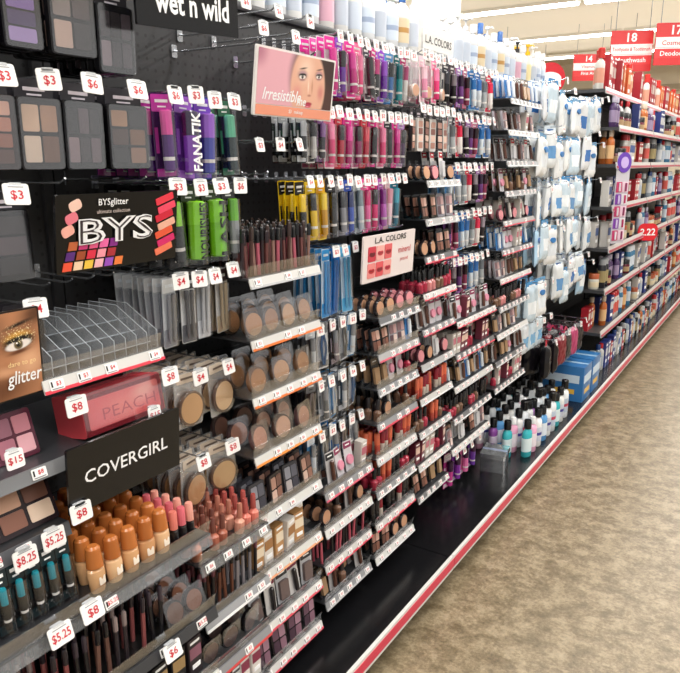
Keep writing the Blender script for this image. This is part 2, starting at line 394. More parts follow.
@cached
def stand_palette(case, pans, cols=2, w=.06, h=.085):
    parts = [('case', [(rbox(0, 0, h/2, .010, w, h, .005), P(case, .2))])]
    n = len(pans); rows = math.ceil(n/cols); pw = (w-.008)/cols; ph = (h-.012)/rows
    for k, c in enumerate(pans):
        parts.append(('pan', [(rbox(.0058, -w/2+.004+pw*(k % cols+.5), h-.006-ph*(k//cols+.5), .0016, pw*.86, ph*.86, .003), P(c, .5))]))
    return Tp('pressed_powder_palette', 'makeup palette', parts)
@cached
def stand_card(card, head, item, w=.045, h=.1, shape='tube'):
    g = [(rbox(0, 0, h/2, .002, w, h, .004), P(card, .22)), (rbox(.0014, 0, h*.86, .001, w*.92, h*.2, .002), P(head, .22)), (box(.0022, 0, h*.87, .0006, w*.5, .004), P('#f0f0f0'))]
    if shape == 'tube': it = [(lathe([(.006, .008), (.007, .012), (.007, h*.7), (.004, h*.74)], 8, 'z', (.009, 0, 0)), P(item, .2))]
    elif shape == 'round': it = [(lathe([(.016, .002), (.017, .004), (.015, .009)], 16, 'x', (0, 0, h*.38)), P(item, .3))]
    else: it = [(rbox(.006, 0, h*.38, .009, w*.7, h*.55, .004), P(item, .2))]
    return Tp('carded_cosmetic', 'carded cosmetic', [('card', g), ('product', it)])
@cached
def foundation(col, cap, h=.09, r=.0185):
    return Tp('foundation_bottle', 'foundation bottle', [('bottle', [(lathe([(r*.74, 0), (r*.82, .004), (r*1.0, h*.36), (r*.95, h*.48), (r*.55, h*.55)], 16, sx=.8), P(col, .15)),
        (rbox(r*.74, 0, h*.26, .0008, r*.8, h*.18, .002), P('#f3e4d2'))]),
        ('cap', [(lathe([(r*.66, h*.53), (r*.86, h*.55), (r*.72, h*.95), (r*.5, h)], 16), P(cap, .22))])])
@cached
def bottle(body, cap, label, r=.03, h=.17, sx=.7, caph=.035, capr=.45, l2=None):
    hb = h-caph
    parts = [('bottle', [(lathe([(r*.9, 0), (r, .005), (r, hb*.8), (r*.85, hb*.9), (r*.4, hb*.98), (r*.38, hb)], 16, sx=sx), P(body, .2))]),
             ('label', [(lathe([(r*1.012, hb*.2), (r*1.012, hb*.68)], 16, sx=sx), P(label, .35))] + ([(lathe([(r*1.02, hb*.4), (r*1.02, hb*.5)], 16, sx=sx), P(l2, .35))] if l2 else [])),
             ('cap', [(lathe([(r*capr, hb), (r*capr, h-.004), (r*capr*.85, h)], 12), P(cap, .25))])]
    return Tp('plastic_bottle', 'bottle', parts)
@cached
def pump(body, head, label, r=.034, h=.24):
    hb = h*.74
    return Tp('pump_bottle', 'pump bottle', [('bottle', [(lathe([(r*.92, 0), (r, .006), (r, hb*.86), (r*.8, hb*.96), (r*.35, hb)], 16, sx=.75), P(body, .2))]),
        ('label', [(lathe([(r*1.012, hb*.2), (r*1.012, hb*.7)], 16, sx=.75), P(label, .35))]),
        ('pump', [(lathe([(r*.42, hb), (r*.42, hb+.02), (r*.15, hb+.022), (r*.15, hb+.045), (r*.4, hb+.046), (r*.4, hb+.056), (r*.2, hb+.06)], 12), P(head, .25)),
                  (tube([(0, 0, hb+.052), (.03, 0, hb+.052), (.036, 0, hb+.044)], .004), P(head, .25))])])
def puff(w, h, d, seed, wr=.10):
    n = 12; V = []; F1 = []; F2 = []; rr = random.Random(seed)
    f1, f2, f3, ph = rr.uniform(4, 8), rr.uniform(4, 8), rr.uniform(9, 14), rr.uniform(0, 6)
    def P0(i, j, s):
        u = -1+2*i/n; v = -1+2*j/n
        x = s*d/2*(max(0, (1-u**6)*(1-v**6)))**.6*(1+wr*math.sin(f1*u+f2*v+ph)+wr*math.sin(f3*u-f1*v)+wr*.7*math.sin(f3*1.3*v+f2*u))
        return (x+d/2+.002, u*w/2*(1+.03*math.sin(f2*v+ph)), -h*.54+v*h*.46*(1+.02*math.sin(f1*u)))
    for s in (1, -1):
        o = len(V)
        for j in range(n+1):
            for i in range(n+1): V.append(P0(i, j, s))
        for j in range(n):
            for i in range(n):
                q = (o+j*(n+1)+i, o+j*(n+1)+i+1, o+(j+1)*(n+1)+i+1, o+(j+1)*(n+1)+i)
                (F2 if (s == 1 and 3 <= j <= 6 and 2 <= i <= 9) else F1).append(q)
    return V, F1, F2
@cached
def bag(main, band, header, w=.14, h=.2, d=.075, oval=None, seed=0):
    V, F1, F2 = puff(w, h, d, seed, .10)
    hd = [(rbox(d/2+.002, 0, -.020, .003, w*.96, .05, .006), P(header, .2)), (box(d/2+.004, 0, -.018, .0012, w*.5, .012), P('#2a5fa0' if header[1] in 'cdef' else '#eef2f5', .3))]
    parts = [('bag', [((V, F1), P(main, .12)), ((V, F2), P(band, .2))]), ('header_card', hd)]
    if oval: parts.append(('oval_logo', [(disc(.018, d+.0005, d+.0085, 0, -h*.36, 16, 1.4, .8), P(oval, .3))]))
    return Tp('cotton_bag', 'bag of cotton', parts)
@cached
def pouch(col, zipc, w=.15, h=.14, d=.05, strapc=None, seed=0):
    V, F1, F2 = puff(w, h*.92, d, seed, .07); V = [(x, y, z-h*.08) for x, y, z in V]
    return Tp('cosmetic_pouch', 'pouch', [('pouch_body', [((V, F1+F2), P(col, .28))]), ('zip', [(rbox(d/2, 0, -h*.17, .012, w*.8, .006, .002, 'y'), P(zipc, .3))]),
        ('strap', [(tube([(d/2, -w*.3, -h*.2), (d/2, -w*.22, -.022), (d/2, 0, -.004), (d/2, w*.22, -.022), (d/2, w*.3, -h*.2)], .005), P(strapc or col, .3))])])

# ---------------------------------------------------------------- hooks and trays
PT = {}
def price_mesh(price, kind='big'):
    k = (price, kind)
    if k not in PT:
        if kind == 'rail':
            PT[k] = mk('price_label', [(rbox(0, 0, 0, .0014, .028, .018, .0015), TAGW), (txt('$'+price, .009, .003, .0016, .0012, bold=.01), RED), (box(.0009, 0, -.0065, .0006, .022, .0018), GREYP), (box(.0009, -.010, .0016, .0006, .003, .010), INKK)])
        else:
            a, b, t = (.044, .035, .017) if kind == 'big' else (.032, .032, .0135)
            PT[k] = (mk('price_tag', [(rbox(0, 0, 0, .002, a, b, .004), TAGW), (rbox(-.004, 0, b*.46, .01, a*.5, .006, .002), FROST), (box(.0012, 0, b*.34, .0006, a*.6, .0014), GREYP)]),
                     mk('price', [(txt('$'+price, t, 0, -.002, .0016, bold=.012, w=min(a*.8, t*.72*len(price)+t*.55)), RED)]))
    return PT[k]
WIRE = {}
def hook(y, z, price, where, L=.27, group=None, label=None, kind='big'):
    if L not in WIRE:
        WIRE[L] = mk('wire', [(tube([(.008, 0, .004), (.02, 0, 0), (L-.02, 0, 0), (L-.004, 0, .008)], .0022, 6), CHROME), (rbox(.009, 0, .002, .004, .018, .03, .003), CHROME)])
    o = new('peg_hook', None); o.location = (0, y, z)
    new('wire', WIRE[L], o)
    if price:
        a, b = price_mesh(price, kind); t = new('price_tag', a, o); t.location = (L+.004, random.uniform(-.004, .004), -.006+random.uniform(-.004, .003)); t.rotation_euler = (random.uniform(-.06, .06), random.uniform(-.25, -.05), random.uniform(-.15, .15))
        new('price', b, t)
    tag(o, label or f"peg hook{' with $'+price+' tag' if price else ''} {where}", 'peg hook', group)
    return o
def facing(y, z, price, tp, n, desc, where, step=.024, x0=.235, L=.27, flat=False, kind='small'):
    hook(y, z, price, where, L, kind=kind)
    for k in range(n):
        place(tp, x0-step*k, y+random.uniform(-.003, .003), z-.0022, f"{desc} {where}", f"{desc} {where}", rz=random.uniform(-.22, .22), tilt=random.uniform(-.06, .03), flat=flat, rx=random.uniform(-.05, .05))
def stray_tag(x, y, z, p, label, rot=-.15, kind='big'):
    a, b = price_mesh(p, kind); t = new('price_tag', a); t.location = (x, y, z); t.rotation_euler = (0, rot, 0); new('price', b, t); tag(t, label, 'price tag')
ZO = .018
def tray(y0, y1, z, x1, label, band='#c9c9cb', prices=('3',), ndiv=4, plate=None, x0=.014, divh=.05, lip=True, lstep=.05, rail='#cfceca', dmat=None, edge=None):
    w = y1-y0; o = new('display_tray', None); o.location = (x1, (y0+y1)/2, z+ZO)
    d = x1-x0; pm = plate or P('#303134', .3, vary=0)
    new('tray_base', mk('tray_base', [(box(-d/2, 0, 0, d, w, .004), pm), (box(-d+.002, 0, .02, .004, w, .036), pm)]), o)
    rp = [(prism([(-.003, .002), (.001, .003), (.008, -.021), (.005, -.021)], -w/2, w/2, 'y'), P(rail, .3, vary=.05) if isinstance(rail, str) else rail)]
    if band: rp.append((prism([(.0066, -.0150), (.0078, -.0150), (.0095, -.0205), (.0082, -.0205)], -w/2, w/2, 'y'), P(band, .35, vary=0)))
    r = new('price_rail', mk('price_rail', rp), o)
    if lip: new('front_lip', mk('front_lip', [(prism([(-.004, .002), (-.002, .002), (-.001, .02), (.004, .034), (.002, .034), (-.003, .02)], -w/2, w/2, 'y'), BLIST)]), o)
    if ndiv:
        dg = [(prism([(-.008, .002), (-d+.006, .002), (-d+.006, divh), (-d*.5, divh), (-.008, divh*.45)], -.001, .001, 'y'), dmat or CLEAR)]
        if edge: dg.append((tube([(-d+.006, 0, .004), (-d+.006, 0, divh), (-d*.5, 0, divh), (-.008, 0, divh*.45), (-.008, 0, .004)], .0008, 5), edge))  # thin pale tube draws the divider's bright lit edge
        dm = mk('divider', dg)
        for k in range(ndiv):
            q = new('divider', dm, o); q.location = (0, -w/2+.002+(w-.004)*k/max(1, ndiv-1), 0)
    n = max(1, int((w-.01)/lstep))
    for k in range(n):
        if random.random() < .15: continue
        c = new('price_label', price_mesh(random.choice(prices), 'rail'), r)
        c.location = (.0056, -w/2+w*(k+.5)/n+random.uniform(-.006, .006), -.008); c.rotation_euler = (random.uniform(-.03, .03), -.29, 0)
    tag(o, label, 'display tray')
    return o
def fill(y0, y1, z, x1, specs, rows, dx, where, width, run=1, flat=True, tilt=0, margin=.012, jit=.002, gap=.85):
    n = max(1, int((y1-y0)/width)); st = (y1-y0)/n
    for c in range(n):
        q = specs[(c//run) % len(specs)]; tp, desc = q[0], q[1]; tl = q[2] if len(q) > 2 else tilt
        back = 1 if random.random() > gap else 0
        for r in range(rows):
            place(tp, x1-margin-dx*(r+back+.5), y0+st*(c+.5)+random.uniform(-jit, jit), z+ZO+.002, f"{desc} {where}", f"{desc} {where}", tilt=tl+random.uniform(-.06, .06), rz=random.uniform(-.14, .14), flat=flat, rx=random.uniform(-.03, .03))

# ---------------------------------------------------------------- signs
def sign(name, x, y, z, w, h, parts, label, rz=0, tilt=0, cat='sign', rx=0):
    t = Tp(name, cat, parts); return place(t, x, y, z, label, rz=rz, tilt=tilt, rx=rx)
def eye_ells(cy, cz, s, shade, iris='#4a3426', brow='#35211a', rot=0.0, lid='#c9a0a8', open_=.36):
    return [(cy, cz+.25*s, 1.9*s, 1.2*s, rot, shade, .95), (cy, cz+.45*s, 1.25*s, .55*s, rot, lid, .9), (cy+.05*s, cz+.14*s, 1.3*s, .56*s, rot, '#17100e', .55), (cy, cz-.03*s, 1.0*s, open_*s, rot, '#e6ddd6', .3),
            (cy, cz+.0*s, .36*s, .36*s, 0, iris, .35), (cy, cz+.0*s, .17*s, .18*s, 0, '#080605', .3), (cy, cz+.33*s, 1.15*s, .17*s, rot, '#120b0a', .5), (cy-.1*s, cz+.1*s, .07*s, .07*s, 0, '#ffffff', .4), (cy, cz-.45*s, 1.1*s, .2*s, rot, shade, .95), (cy+.1*s, cz+1.25*s, 1.55*s, .2*s, rot+.1, brow, .9)]

# swatch sign
sp = []
sw = ['#f0563a', '#f6a83a', '#9b4fc0', '#f06aaa', '#e0304a', '#f6d3b0', '#c0643a', '#f08040', '#8a2b8a', '#f79aaa', '#f2c84a', '#d03a7a', '#5a2a7a', '#e88a6a', '#b0303a', '#f4b8c0', '#e85a8a', '#a04a2a']
for k in range(18):
    r, c = k//6, k % 6
    q = prism([(-.009, -.0075), (.009, -.0075), (.0125, .0075), (-.0055, .0075)], .0036, .0048)
    y = -.122+.0225*c+.006*r; z = .012+.018*r
    if c == 5 and r > 0: continue
    sp.append(('colour_swatch', [(moved(q, 0, y, z), P(sw[(k*5) % 18], .4, vary=0))]))
for k, c in enumerate(['#f4b0a0', '#e87a8a', '#f6cdbb']):
    sp.append(('colour_swatch', [(xform(rbox(.0042, 0, 0, .0012, .026, .018, .006), Matrix.Translation((0, -.118+.008*k, .075+.022*k)) @ Matrix.Rotation(.4, 4, 'X')), P(c, .4, vary=0))]))
for k, c in enumerate(['#e8384a', '#f04a66', '#d1233b', '#f0b39a', '#e85a3a', '#d8286a', '#f07a5a']):
    q = xform(rbox(.0042, 0, 0, .0012, .046, .0135, .002), Matrix.Translation((0, .106+.006*(k % 2), .122-.0165*k)) @ Matrix.Rotation(.3, 4, 'X'))
    sp.append(('colour_swatch', [(q, P(c, .4, vary=0))]))
sign('header_sign', .285, .893, 1.36, .28, .138, [('board', [(rbox(0, 0, .069, .006, .282, .138, .003), P('#0a0a0b', .18, vary=0))])] + sp +
     [('lettering', [(txt('BYS', .047, -.012, .072, .0072, bold=.035, w=.172), INKW), (txt('BYS', .043, -.012, .072, .0078, bold=-.025, w=.166), P('#3a3034', vary=0))]),
      ('lettering', [(txt('BYSglitter', .016, -.02, .121, .0056, bold=.01), INKW)]), ('lettering', [(txt('ultimate collection', .007, -.02, .106, .0056), P('#d8c8c0', vary=0))])],
     'glossy black sign with three big white letters and colourful makeup swatches', tilt=.12)
hook(.80, 1.515, None, 'at the left end of the black swatch sign', L=.275); hook(.985, 1.515, None, 'at the right end of the black swatch sign', L=.275)
sign('header_sign', .335, .83, .937, .268, .128, [('board', [(rbox(0, 0, .064, .006, .268, .128, .003), P('#101012', .25, vary=0))]),
     ('lettering', [(txt('COVERGIRL', .026, 0, .064, .0036, bold=.008, w=.2), INKW)])],
     'black sign with one white capital word above the brown capped foundation bottles', tilt=.06)
sign('header_sign', .285, 1.115, 1.805, .285, .13, [('board', [(rbox(0, 0, .065, .006, .285, .13, .003), P('#0d0d0f', .2, vary=0))]),
     ('lettering', [(txt('wet n wild', .044, .008, .048, .0036, bold=.025, w=.21), INKW)])], 'black sign with white lowercase lettering at the top of the second bay', tilt=.03, rx=.05)
face1 = print_mat('portrait_print', '#e2a9b4', [(.075, .10, .125, .12, .2, '#3a241e', .35), (.12, .03, .07, .08, .5, '#4a2e26', .5), (.045, .075, .078, .098, .12, '#e2ae94', .14), (.03, .115, .05, .045, .1, '#f2cdb6', .95), (.0, .06, .03, .03, 0, '#dc9488', .95), (.1, .066, .022, .03, 0, '#d0857a', .95),
     (.062, .078, .006, .026, .05, '#c68c72', .98), (.052, .057, .012, .0045, .05, '#b07060', .95), (.046, .078, .005, .024, .05, '#f4d6c2', .95)] + eye_ells(.018, .098, .0155, '#8f5866', rot=.08) + eye_ells(.088, .104, .0135, '#8f5866', rot=.08) +
     [(.05, .037, .021, .0055, .06, '#a8203e', .5), (.05, .032, .018, .006, .06, '#cc4864', .6), (.048, .0305, .008, .002, .06, '#eba0b0', .9), (.05, .0345, .02, .0011, .06, '#5a1220', .8), (-.155, .14, .05, .05, 0, '#b8788a', .9)])
sign('picture_sign', .29, 1.452, 1.655, .32, .15, [('board', [(rbox(0, 0, .075, .006, .32, .15, .004), P('#e6e2de', .3, vary=0))]), ('picture', [(rbox(.0035, 0, .086, .001, .306, .118, .002), face1)]),
     ('lettering', [(txt('Irresistible', .027, -.058, .05, .0048, bold=.012, w=.15, shear=.3), INKW)]), ('lettering', [(txt('me', .015, .02, .038, .0048, shear=.3, bold=.01), INKW)]), ('price_strip', [(box(.004, 0, .014, .0012, .306, .022), P('#e8977a', .35, vary=0))]), ('lettering', [(txt('$3   makeup', .011, 0, .014, .0052, bold=.01), INKW)])],
     'light framed picture sign showing a made up face on pink', tilt=.12)
hook(1.34, 1.815, None, 'at the left end of the face picture sign', L=.28); hook(1.57, 1.815, None, 'at the right end of the face picture sign', L=.28)
g = []
def lips(s):
    up = [(s*math.cos(PI*k/12), s*.42*math.sin(PI*k/12)*(1-.35*math.exp(-((k-6)/1.6)**2))) for k in range(13)]
    dn = [(-s*math.cos(PI*k/12), -s*.5*math.sin(PI*k/12)) for k in range(1, 12)]
    return up + dn
for r in range(2):
    for c in range(3):
        y, z = -.115+.05*c, .035+.05*r
        g.append(('lip_panel', [(rbox(.0040, y, z, .0016, .045, .045, .003), P(['#e88a88', '#d8545c', '#eba09a', '#c8384a', '#f0b0a8', '#dc6468'][r*3+c], .35, vary=0)),
             (moved(prism(lips(.017), .0049, .0056), 0, y, z), P(['#b8202f', '#8f1a2c', '#b8253f', '#6f1424', '#c03a48', '#a01e30'][r*3+c], .35, vary=0)),
             (moved(prism([(-.015, 0), (.015, 0), (.009, -.0013), (-.009, -.0013)], .0057, .006), 0, y, z), P('#4a0e1a', vary=0))]))
sign('picture_sign', .305, 1.92, 1.2, .33, .14, [('board', [(rbox(0, 0, .07, .006, .33, .14, .004), P('#e6dad8', .3, vary=0))])] + g +
     [('lettering', [(txt('L.A. COLORS', .018, .0, .124, .004, bold=.015, w=.2), INKK)]), ('lettering', [(txt('mineral', .02, .095, .082, .004), RED)]), ('lettering', [(txt('pressed', .016, .095, .05, .004), RED)])],
     'pale sign with lip prints on six red and pink panels', tilt=.05)
hook(1.80, 1.345, None, 'at the left end of the pale lip sign', L=.29); hook(2.05, 1.345, None, 'at the right end of the pale lip sign', L=.29)
sign('header_sign', .2, 2.46, 1.935, .26, .065, [('board', [(rbox(0, 0, .032, .006, .26, .065, .003), P('#dcdad6', .3, vary=0))]), ('lettering', [(txt('L.A. COLORS', .026, 0, .032, .0036, bold=.014, w=.22), INKK)])],
     'white header sign with black capitals at the top of the third bay')
face2 = print_mat('eye_print', '#b47c58', [(.0, .02, .1, .05, 0, '#6a4028', .95), (-.03, .12, .07, .07, 0, '#3a2218', .9), (.08, .14, .05, .03, .3, '#5a3824', .9), (.06, .06, .04, .04, 0, '#dca882', .95)] + eye_ells(.043, .092, .027, '#5a2e18', '#6a5a3c', '#20120c', .12, '#e8b050', .34) + [(.02, .05, .05, .014, 0, '#d09a74', .95)],
     .3, (.047, .108, .05, .026, '#fff0c0'))
sign('picture_sign', .30, .612, 1.168, .17, .15, [('board', [(rbox(0, 0, .075, .005, .17, .15, .003), P('#201612', .3, vary=0))]), ('picture', [(rbox(.003, 0, .075, .001, .162, .144, .002), face2)]),
     ('lettering', [(txt('dare to go', .011, .045, .060, .006), P('#f3d9a0', vary=0))]), ('lettering', [(txt('glitter', .03, .048, .034, .006, bold=.01, w=.064, shear=.15), INKW)])], 'bronze picture card of a glittered eye at the left edge', tilt=.03)

# ---------------------------------------------------------------- nearest bay, hooks
R1, R2, R3, R4, R5 = 1.69, 1.505, 1.312, 1.09, .885
PAL = [
 (.67, 1.885, '3', palette('#17141a', ('#8a7ea0', '#b9a6b9', '#5a4a70', '#3d3350', '#c9b8c4', '#7a6a88'), 2), 4, 'grey purple eyeshadow palette', 'at the top left of the nearest bay'),
 (.765, 1.885, '3', palette('#141117', ('#6d4a8f', '#8c6ab0', '#40265e', '#a58bc0'), 1, .07), 4, 'black palette with four purple shades', 'at the top of the nearest bay'),
 (.865, 1.885, '6', palette('#1b1a1d', ('#8a7a72', '#4c3c3a', '#c0a494', '#2c2422'), 2, .09), 5, 'smoky brown eyeshadow palette', 'in the top row left of the lowercase sign'),
 (.962, 1.865, '6', palette('#121115', ('#3a3338', '#2a2529', '#5a4e56', '#8a7a80', '#332b31', '#4a4046'), 3, .085), 6, 'black palette with charcoal shades', 'in front of the lowercase sign'),
 (.70, R1, '3', palette('#2a1c1a', ('#d8a892', '#b97f6a', '#93604e', '#5a3a30'), 1, .072), 4, 'palette with four pink beige shades', 'at the left edge of the second row'),
 (.782, R1, '3', palette('#1f1b1b', ('#d9b89c', '#b08a70', '#e3cdb8', '#7a5a48'), 2, .082), 5, 'dark palette with beige and cream squares', 'in the second row of the nearest bay'),
 (.872, R1, '6', palette('#0e0d10', ('#17151a', '#5a4a50', '#241f24', '#8a7478', '#30282c', '#6a585e'), 3, .088), 6, 'black lidded palette', 'in the second row above the swatch sign'),
 (.975, R1, '6', palette('#100e11', ('#b58a68', '#1c1a1c', '#4a3228', '#7a583f', '#17151a', '#94705a'), 2, .095), 7, 'black palette with brown shades in clear cover', 'right above the swatch sign'),
 (.705, R2, '3', palette('#141216', ('#3a3436', '#54484c', '#2a2528'), 1, .07), 4, 'dark grey blister palette', 'left of the swatch sign'),
 (.712, R3, '4', palette('#1c1614', ('#5a4438', '#7a5c4a'), 1, .07, .13), 2, 'brown two shade palette', 'behind the glittered eye card')]
for y, z, p, tp, n, d, wh in PAL:
    hook(y, z, p, wh)
    for k in range(n):
        place(tp, .235-.026*k, y, z-.0022, f"{d} {wh}", f"{d} {wh}", rz=random.uniform(-.1, .1), tilt=random.uniform(-.04, .03))
for k in range(5):
    hook(.80+.05*k, R3+.012, None, '', label='bare wire peg hook in the gap under the swatch sign', group='bare hooks under the swatch sign', L=.2)
EDGE = P('#b4babf', .3, vary=0)  # pale colour painting the light caught along clear acrylic edges
rk = tray(.69, .965, 1.165, .305, 'empty clear acrylic rack with upright dividers beneath the swatch sign', '#d83a4a', ('4', '3'), 11, FROSTED, x0=.12, divh=.085, dmat=FROSTED, lip=True, edge=EDGE)
for k in range(3):
    st = new('rack_step', mk('rack_step', [(box(-.05-.045*k, 0, .010+.018*k, .04, .27, .003), FROSTED), (box(-.03-.045*k, 0, .001+.018*k, .003, .27, .02), CLEAR), (box(-.029-.045*k, 0, .0115+.018*k, .0018, .27, .0018), EDGE)]), rk)
for y in (.74, .91): hook(y, 1.178, None, 'carrying the empty clear rack, ' + ('left end' if y < .8 else 'right end'), L=.2)
tray(.46, .985, 1.025, .318, 'clear shelf carrying the red blush box and plum palettes', None, ('8', '5.25'), 0, lip=False, rail='#77787a', lstep=.12)
pb = Tp('blush_box', 'makeup box', [('box_base', [(rbox(0, 0, .04, .085, .195, .08, .006, 'y'), P('#c8464e', .2, vary=0)), (rbox(.043, 0, .04, .001, .19, .076, .003), P('#8f2c36', .2, vary=0))]),
    ('blush_pan', [(rbox(.044, 0, .041, .002, .174, .058, .004), print_mat('coral_blush_highlights', '#f0686c', [(0, .04, .09, .04, 0, '#f88a82', .9), (.05, .055, .05, .03, .2, '#fdb2a6', .95), (-.06, .03, .05, .03, 0, '#f0767a', .9)]))]),  # paler ellipses paint soft highlights into the coral colour
    ('lettering', [(txt('PEACH', .022, .01, .036, .0456, bold=-.01, w=.13), P('#c8525e', vary=0))]), ('lid', [(rbox(.049, 0, .042, .003, .2, .086, .006), BLIST)])])
place(pb, .262, .868, 1.0451, 'coral red blush box with a five letter fruit word under clear lid', tilt=-.16)
for k, (y, c) in enumerate(((.52, '#7a2f45'), (.64, '#5a2838'))):
    place(stand_palette(c, ('#3a2030', '#8f5a6a', '#c07a86', '#5a3244', '#a86878', '#d8a0a8'), 3, .115, .085), .265, y, 1.0451, ['plum palette box at the far left edge of its shelf', 'plum palette box beside the red blush box'][k], tilt=-.3)
tray(.46, .70, .905, .325, 'black tray of brown eyeshadow palettes left of the white word sign', None, ('5.25', '8'), 0, lip=False, rail='#55565a')
BR = ('#9a6a54', '#c08a70', '#d8a88c', '#7a5040', '#e4bea4', '#b4806a', '#8c5c4a', '#ecd0b8')
for k in range(3):
    place(stand_palette('#2a2024', BR, 4, .22, .085), .295-.05*k, .592, .9251, ['front brown eyeshadow palette with eight shades', 'middle brown eyeshadow palette of the three', 'rear brown eyeshadow palette of the three'][k] + ' left of the white word sign', tilt=-.42)
stray_tag(.348, .712, .943, '8', 'white eight dollar tag at the lower left corner of the white word sign')
stray_tag(.345, .655, .918, '5.25', 'white $5.25 tag on the rail under the brown eyeshadow palettes')
stray_tag(.345, .60, .908, '8.25', 'white $8.25 tag at the left edge under the brown palettes')
stray_tag(.318, .745, 1.128, '8', 'white eight dollar tag at the left end of the red blush box')
stray_tag(.318, .972, 1.125, '8', 'white eight dollar tag at the right end of the red blush box')
stray_tag(.328, .915, 1.062, '15', 'small $15 tag at the lower right of the red blush box', kind='small')
stray_tag(.328, .612, 1.078, '15', 'white $15 tag in front of the plum palette boxes', kind='small')
tray(.46, .985, .765, .395, 'clear fronted tray of foundation bottles below the white word sign', None, ('8', '5.25'), 0, lip=True, lstep=.3, rail=FROSTED, plate=P('#2c2d30', .2, vary=0))
stray_tag(.412, .605, .785, '5.25', 'white $5.25 tag on the rim of the foundation tray', -.3)
stray_tag(.412, .67, .792, '8', 'white eight dollar tag on the rim of the foundation tray', -.3)
FS = [('#d9a878', 'tan'), ('#e3b98c', 'beige'), ('#d4a070', 'honey'), ('#cf9868', 'caramel'), ('#e0b488', 'sand')]
for c in range(5):
    for r in range(7):
        place(foundation(FS[c][0], ['#b86c34', '#a8602c'][c % 2]), .362-.04*r, .722+.04*c+.006*r, .7851, f'brown capped {FS[c][1]} foundation bottle in the tray below the white word sign', f'{FS[c][1]} foundation bottles', tilt=-.06, rz=random.uniform(-.2, .2))
for c in range(3):
    for r in range(4):
        place(lipstick('#1a1618', ['#d9786a', '#c9606a', '#e09a8a'][c], .07, .0085), .36-.034*r, .918+.023*c, .7851, f"{['coral', 'rose', 'peach'][c]} capped lipstick right of the foundation bottles", f"{['coral', 'rose', 'peach'][c]} lipsticks by the foundation", tilt=-.05)
for k, y in enumerate((.555, .585, .615, .645, .675)):
    for r in range(3):
        place(carded('#141416', '#1a2a2e', '#15171a', '#17808f', .03, .12, .006), .33-.035*r, y, .908, 'black carded mascara with teal cap left of the foundation bottles', 'teal mascaras by the foundation', tilt=-.12)
tray(.46, .985, .59, .40, 'black tray of dark compacts at the bottom left', None, ('6', '8', '5.25'), 6, P('#151515', .3, vary=0), lstep=.09, rail='#3a3b3e')
fill(.47, .865, .59, .40, [(pencil('#17151a', '#3a3038', .11), 'black makeup pencil'), (pencil('#6a4a40', '#17151a', .11), 'brown makeup pencil'), (pencil('#2a2228', '#8a7a78', .11), 'black pencil with taupe cap'), (pencil('#8a4a4a', '#2a2228', .11), 'brick pencil with dark cap')], 7, .034, 'in the bottom left tray', .021, 2, False)
for k in range(2):
    for r in range(5):
        place(compact(['#241a18', '#2c2020'][k], ['#6a4630', '#8a5a40'][k], .026), .375-.042*r, .893+.056*k, .611, ['dark brown', 'mid brown'][k] + ' round compact in the bottom left tray', ['dark', 'mid'][k] + ' brown compacts', tilt=-.35)
stray_tag(.418, .84, .60, '6', 'white six dollar tag on the rim of the bottom left tray', -.3)
tray(.46, .985, .43, .40, 'lowest tray of the nearest bay, holding dark cartons', '#3a3a3c', ('6', '4'), 4)
fill(.72, .975, .43, .40, [(carton('#2a2226', '#8a5a6a'), 'plum carton'), (carton('#1a1a1e', '#b09060'), 'black and gold carton')], 2, .06, 'in the lowest near tray', .05, 2)

# ---------------------------------------------------------------- second bay, left column of hooks
for y, z, p, tp, n, d, wh in [
 (1.07, R1, '6', carded('#3a1a4a', '#b83a9a', '#4a1a6a', '#d84a9c', .05, .17, .012), 5, 'dark purple and pink carded mascara', 'left of the purple mascaras'),
 (1.13, R1, '3', carded('#5a2a82', '#9d5fc8', '#7b3aa8', '#2a1440', .056, .175, .016, 'FANATIK'), 5, 'violet carded mascara with white upright lettering', 'right of the dark purple mascaras'),
 (1.19, R1, '3', carded('#2c3f9a', '#7a4ac0', '#3a3fa0', '#9a5ad0', .052, .175, .015), 5, 'blue violet carded mascara', 'second from right in the purple group'),
 (1.255, R1, '3', carded('#15181a', '#2f6a50', '#1a2a2c', '#57b08a', .05, .17, .012), 5, 'black and sea green carded mascara', 'at the right of the purple group'),
 (1.07, R2, '3', carded('#121214', '#1d1d20', '#1b1b1d', '#8ed12a', .05, .175, .012), 5, 'black carded mascara with lime cap', 'just right of the swatch sign'),
 (1.13, R2, '3', carded('#101211', '#2a3a1a', '#7ec41e', '#8ad02a', .054, .175, .019, 'NOURISHES', '#0a1606'), 4, 'lime green mascara with long dark lettering', 'under the violet mascaras'),
 (1.195, R2, '3', carded('#101211', '#2a3a1a', '#72b81c', '#86cf2c', .054, .175, .019, 'LASH', '#0a1606'), 4, 'lime green mascara with four dark letters', 'in the middle of the lime group'),
 (1.26, R2, '6', carded('#0f1110', '#2a2c2a', '#8a8d90', '#6ab81c', .05, .175, .012), 4, 'black and silver carded mascara with lime cap', 'at the right of the lime group')]:
    facing(y, z, p, tp, n, d, wh, .041, kind='big')
GR = [('#b4b8bd', '#7c8088', '#d8dadc', 'silver and white carded pencil set'), ('#c6c8ca', '#5a5c62', '#2a2c30', 'pale grey carded pencil set with black top'), ('#a8acb2', '#c8ccd2', '#dfe1e3', 'light steel carded pencil set'), ('#bcbcbc', '#a89880', '#3a2a2c', 'grey carded pencil set with bronze pencils')]
for k, (a, b, hd, d) in enumerate(GR): facing(1.06+.055*k, R3, '4', gloss_card(a, b, hd, .046, .155), 7, d, f'below the lime mascaras, {ORD[k]} hook', .024, kind='big')
CP = [('#c9b9a8', '#6a5040', '#d9b48c', 'light tan'), ('#d2c4b4', '#5a443a', '#e0bf98', 'beige')]
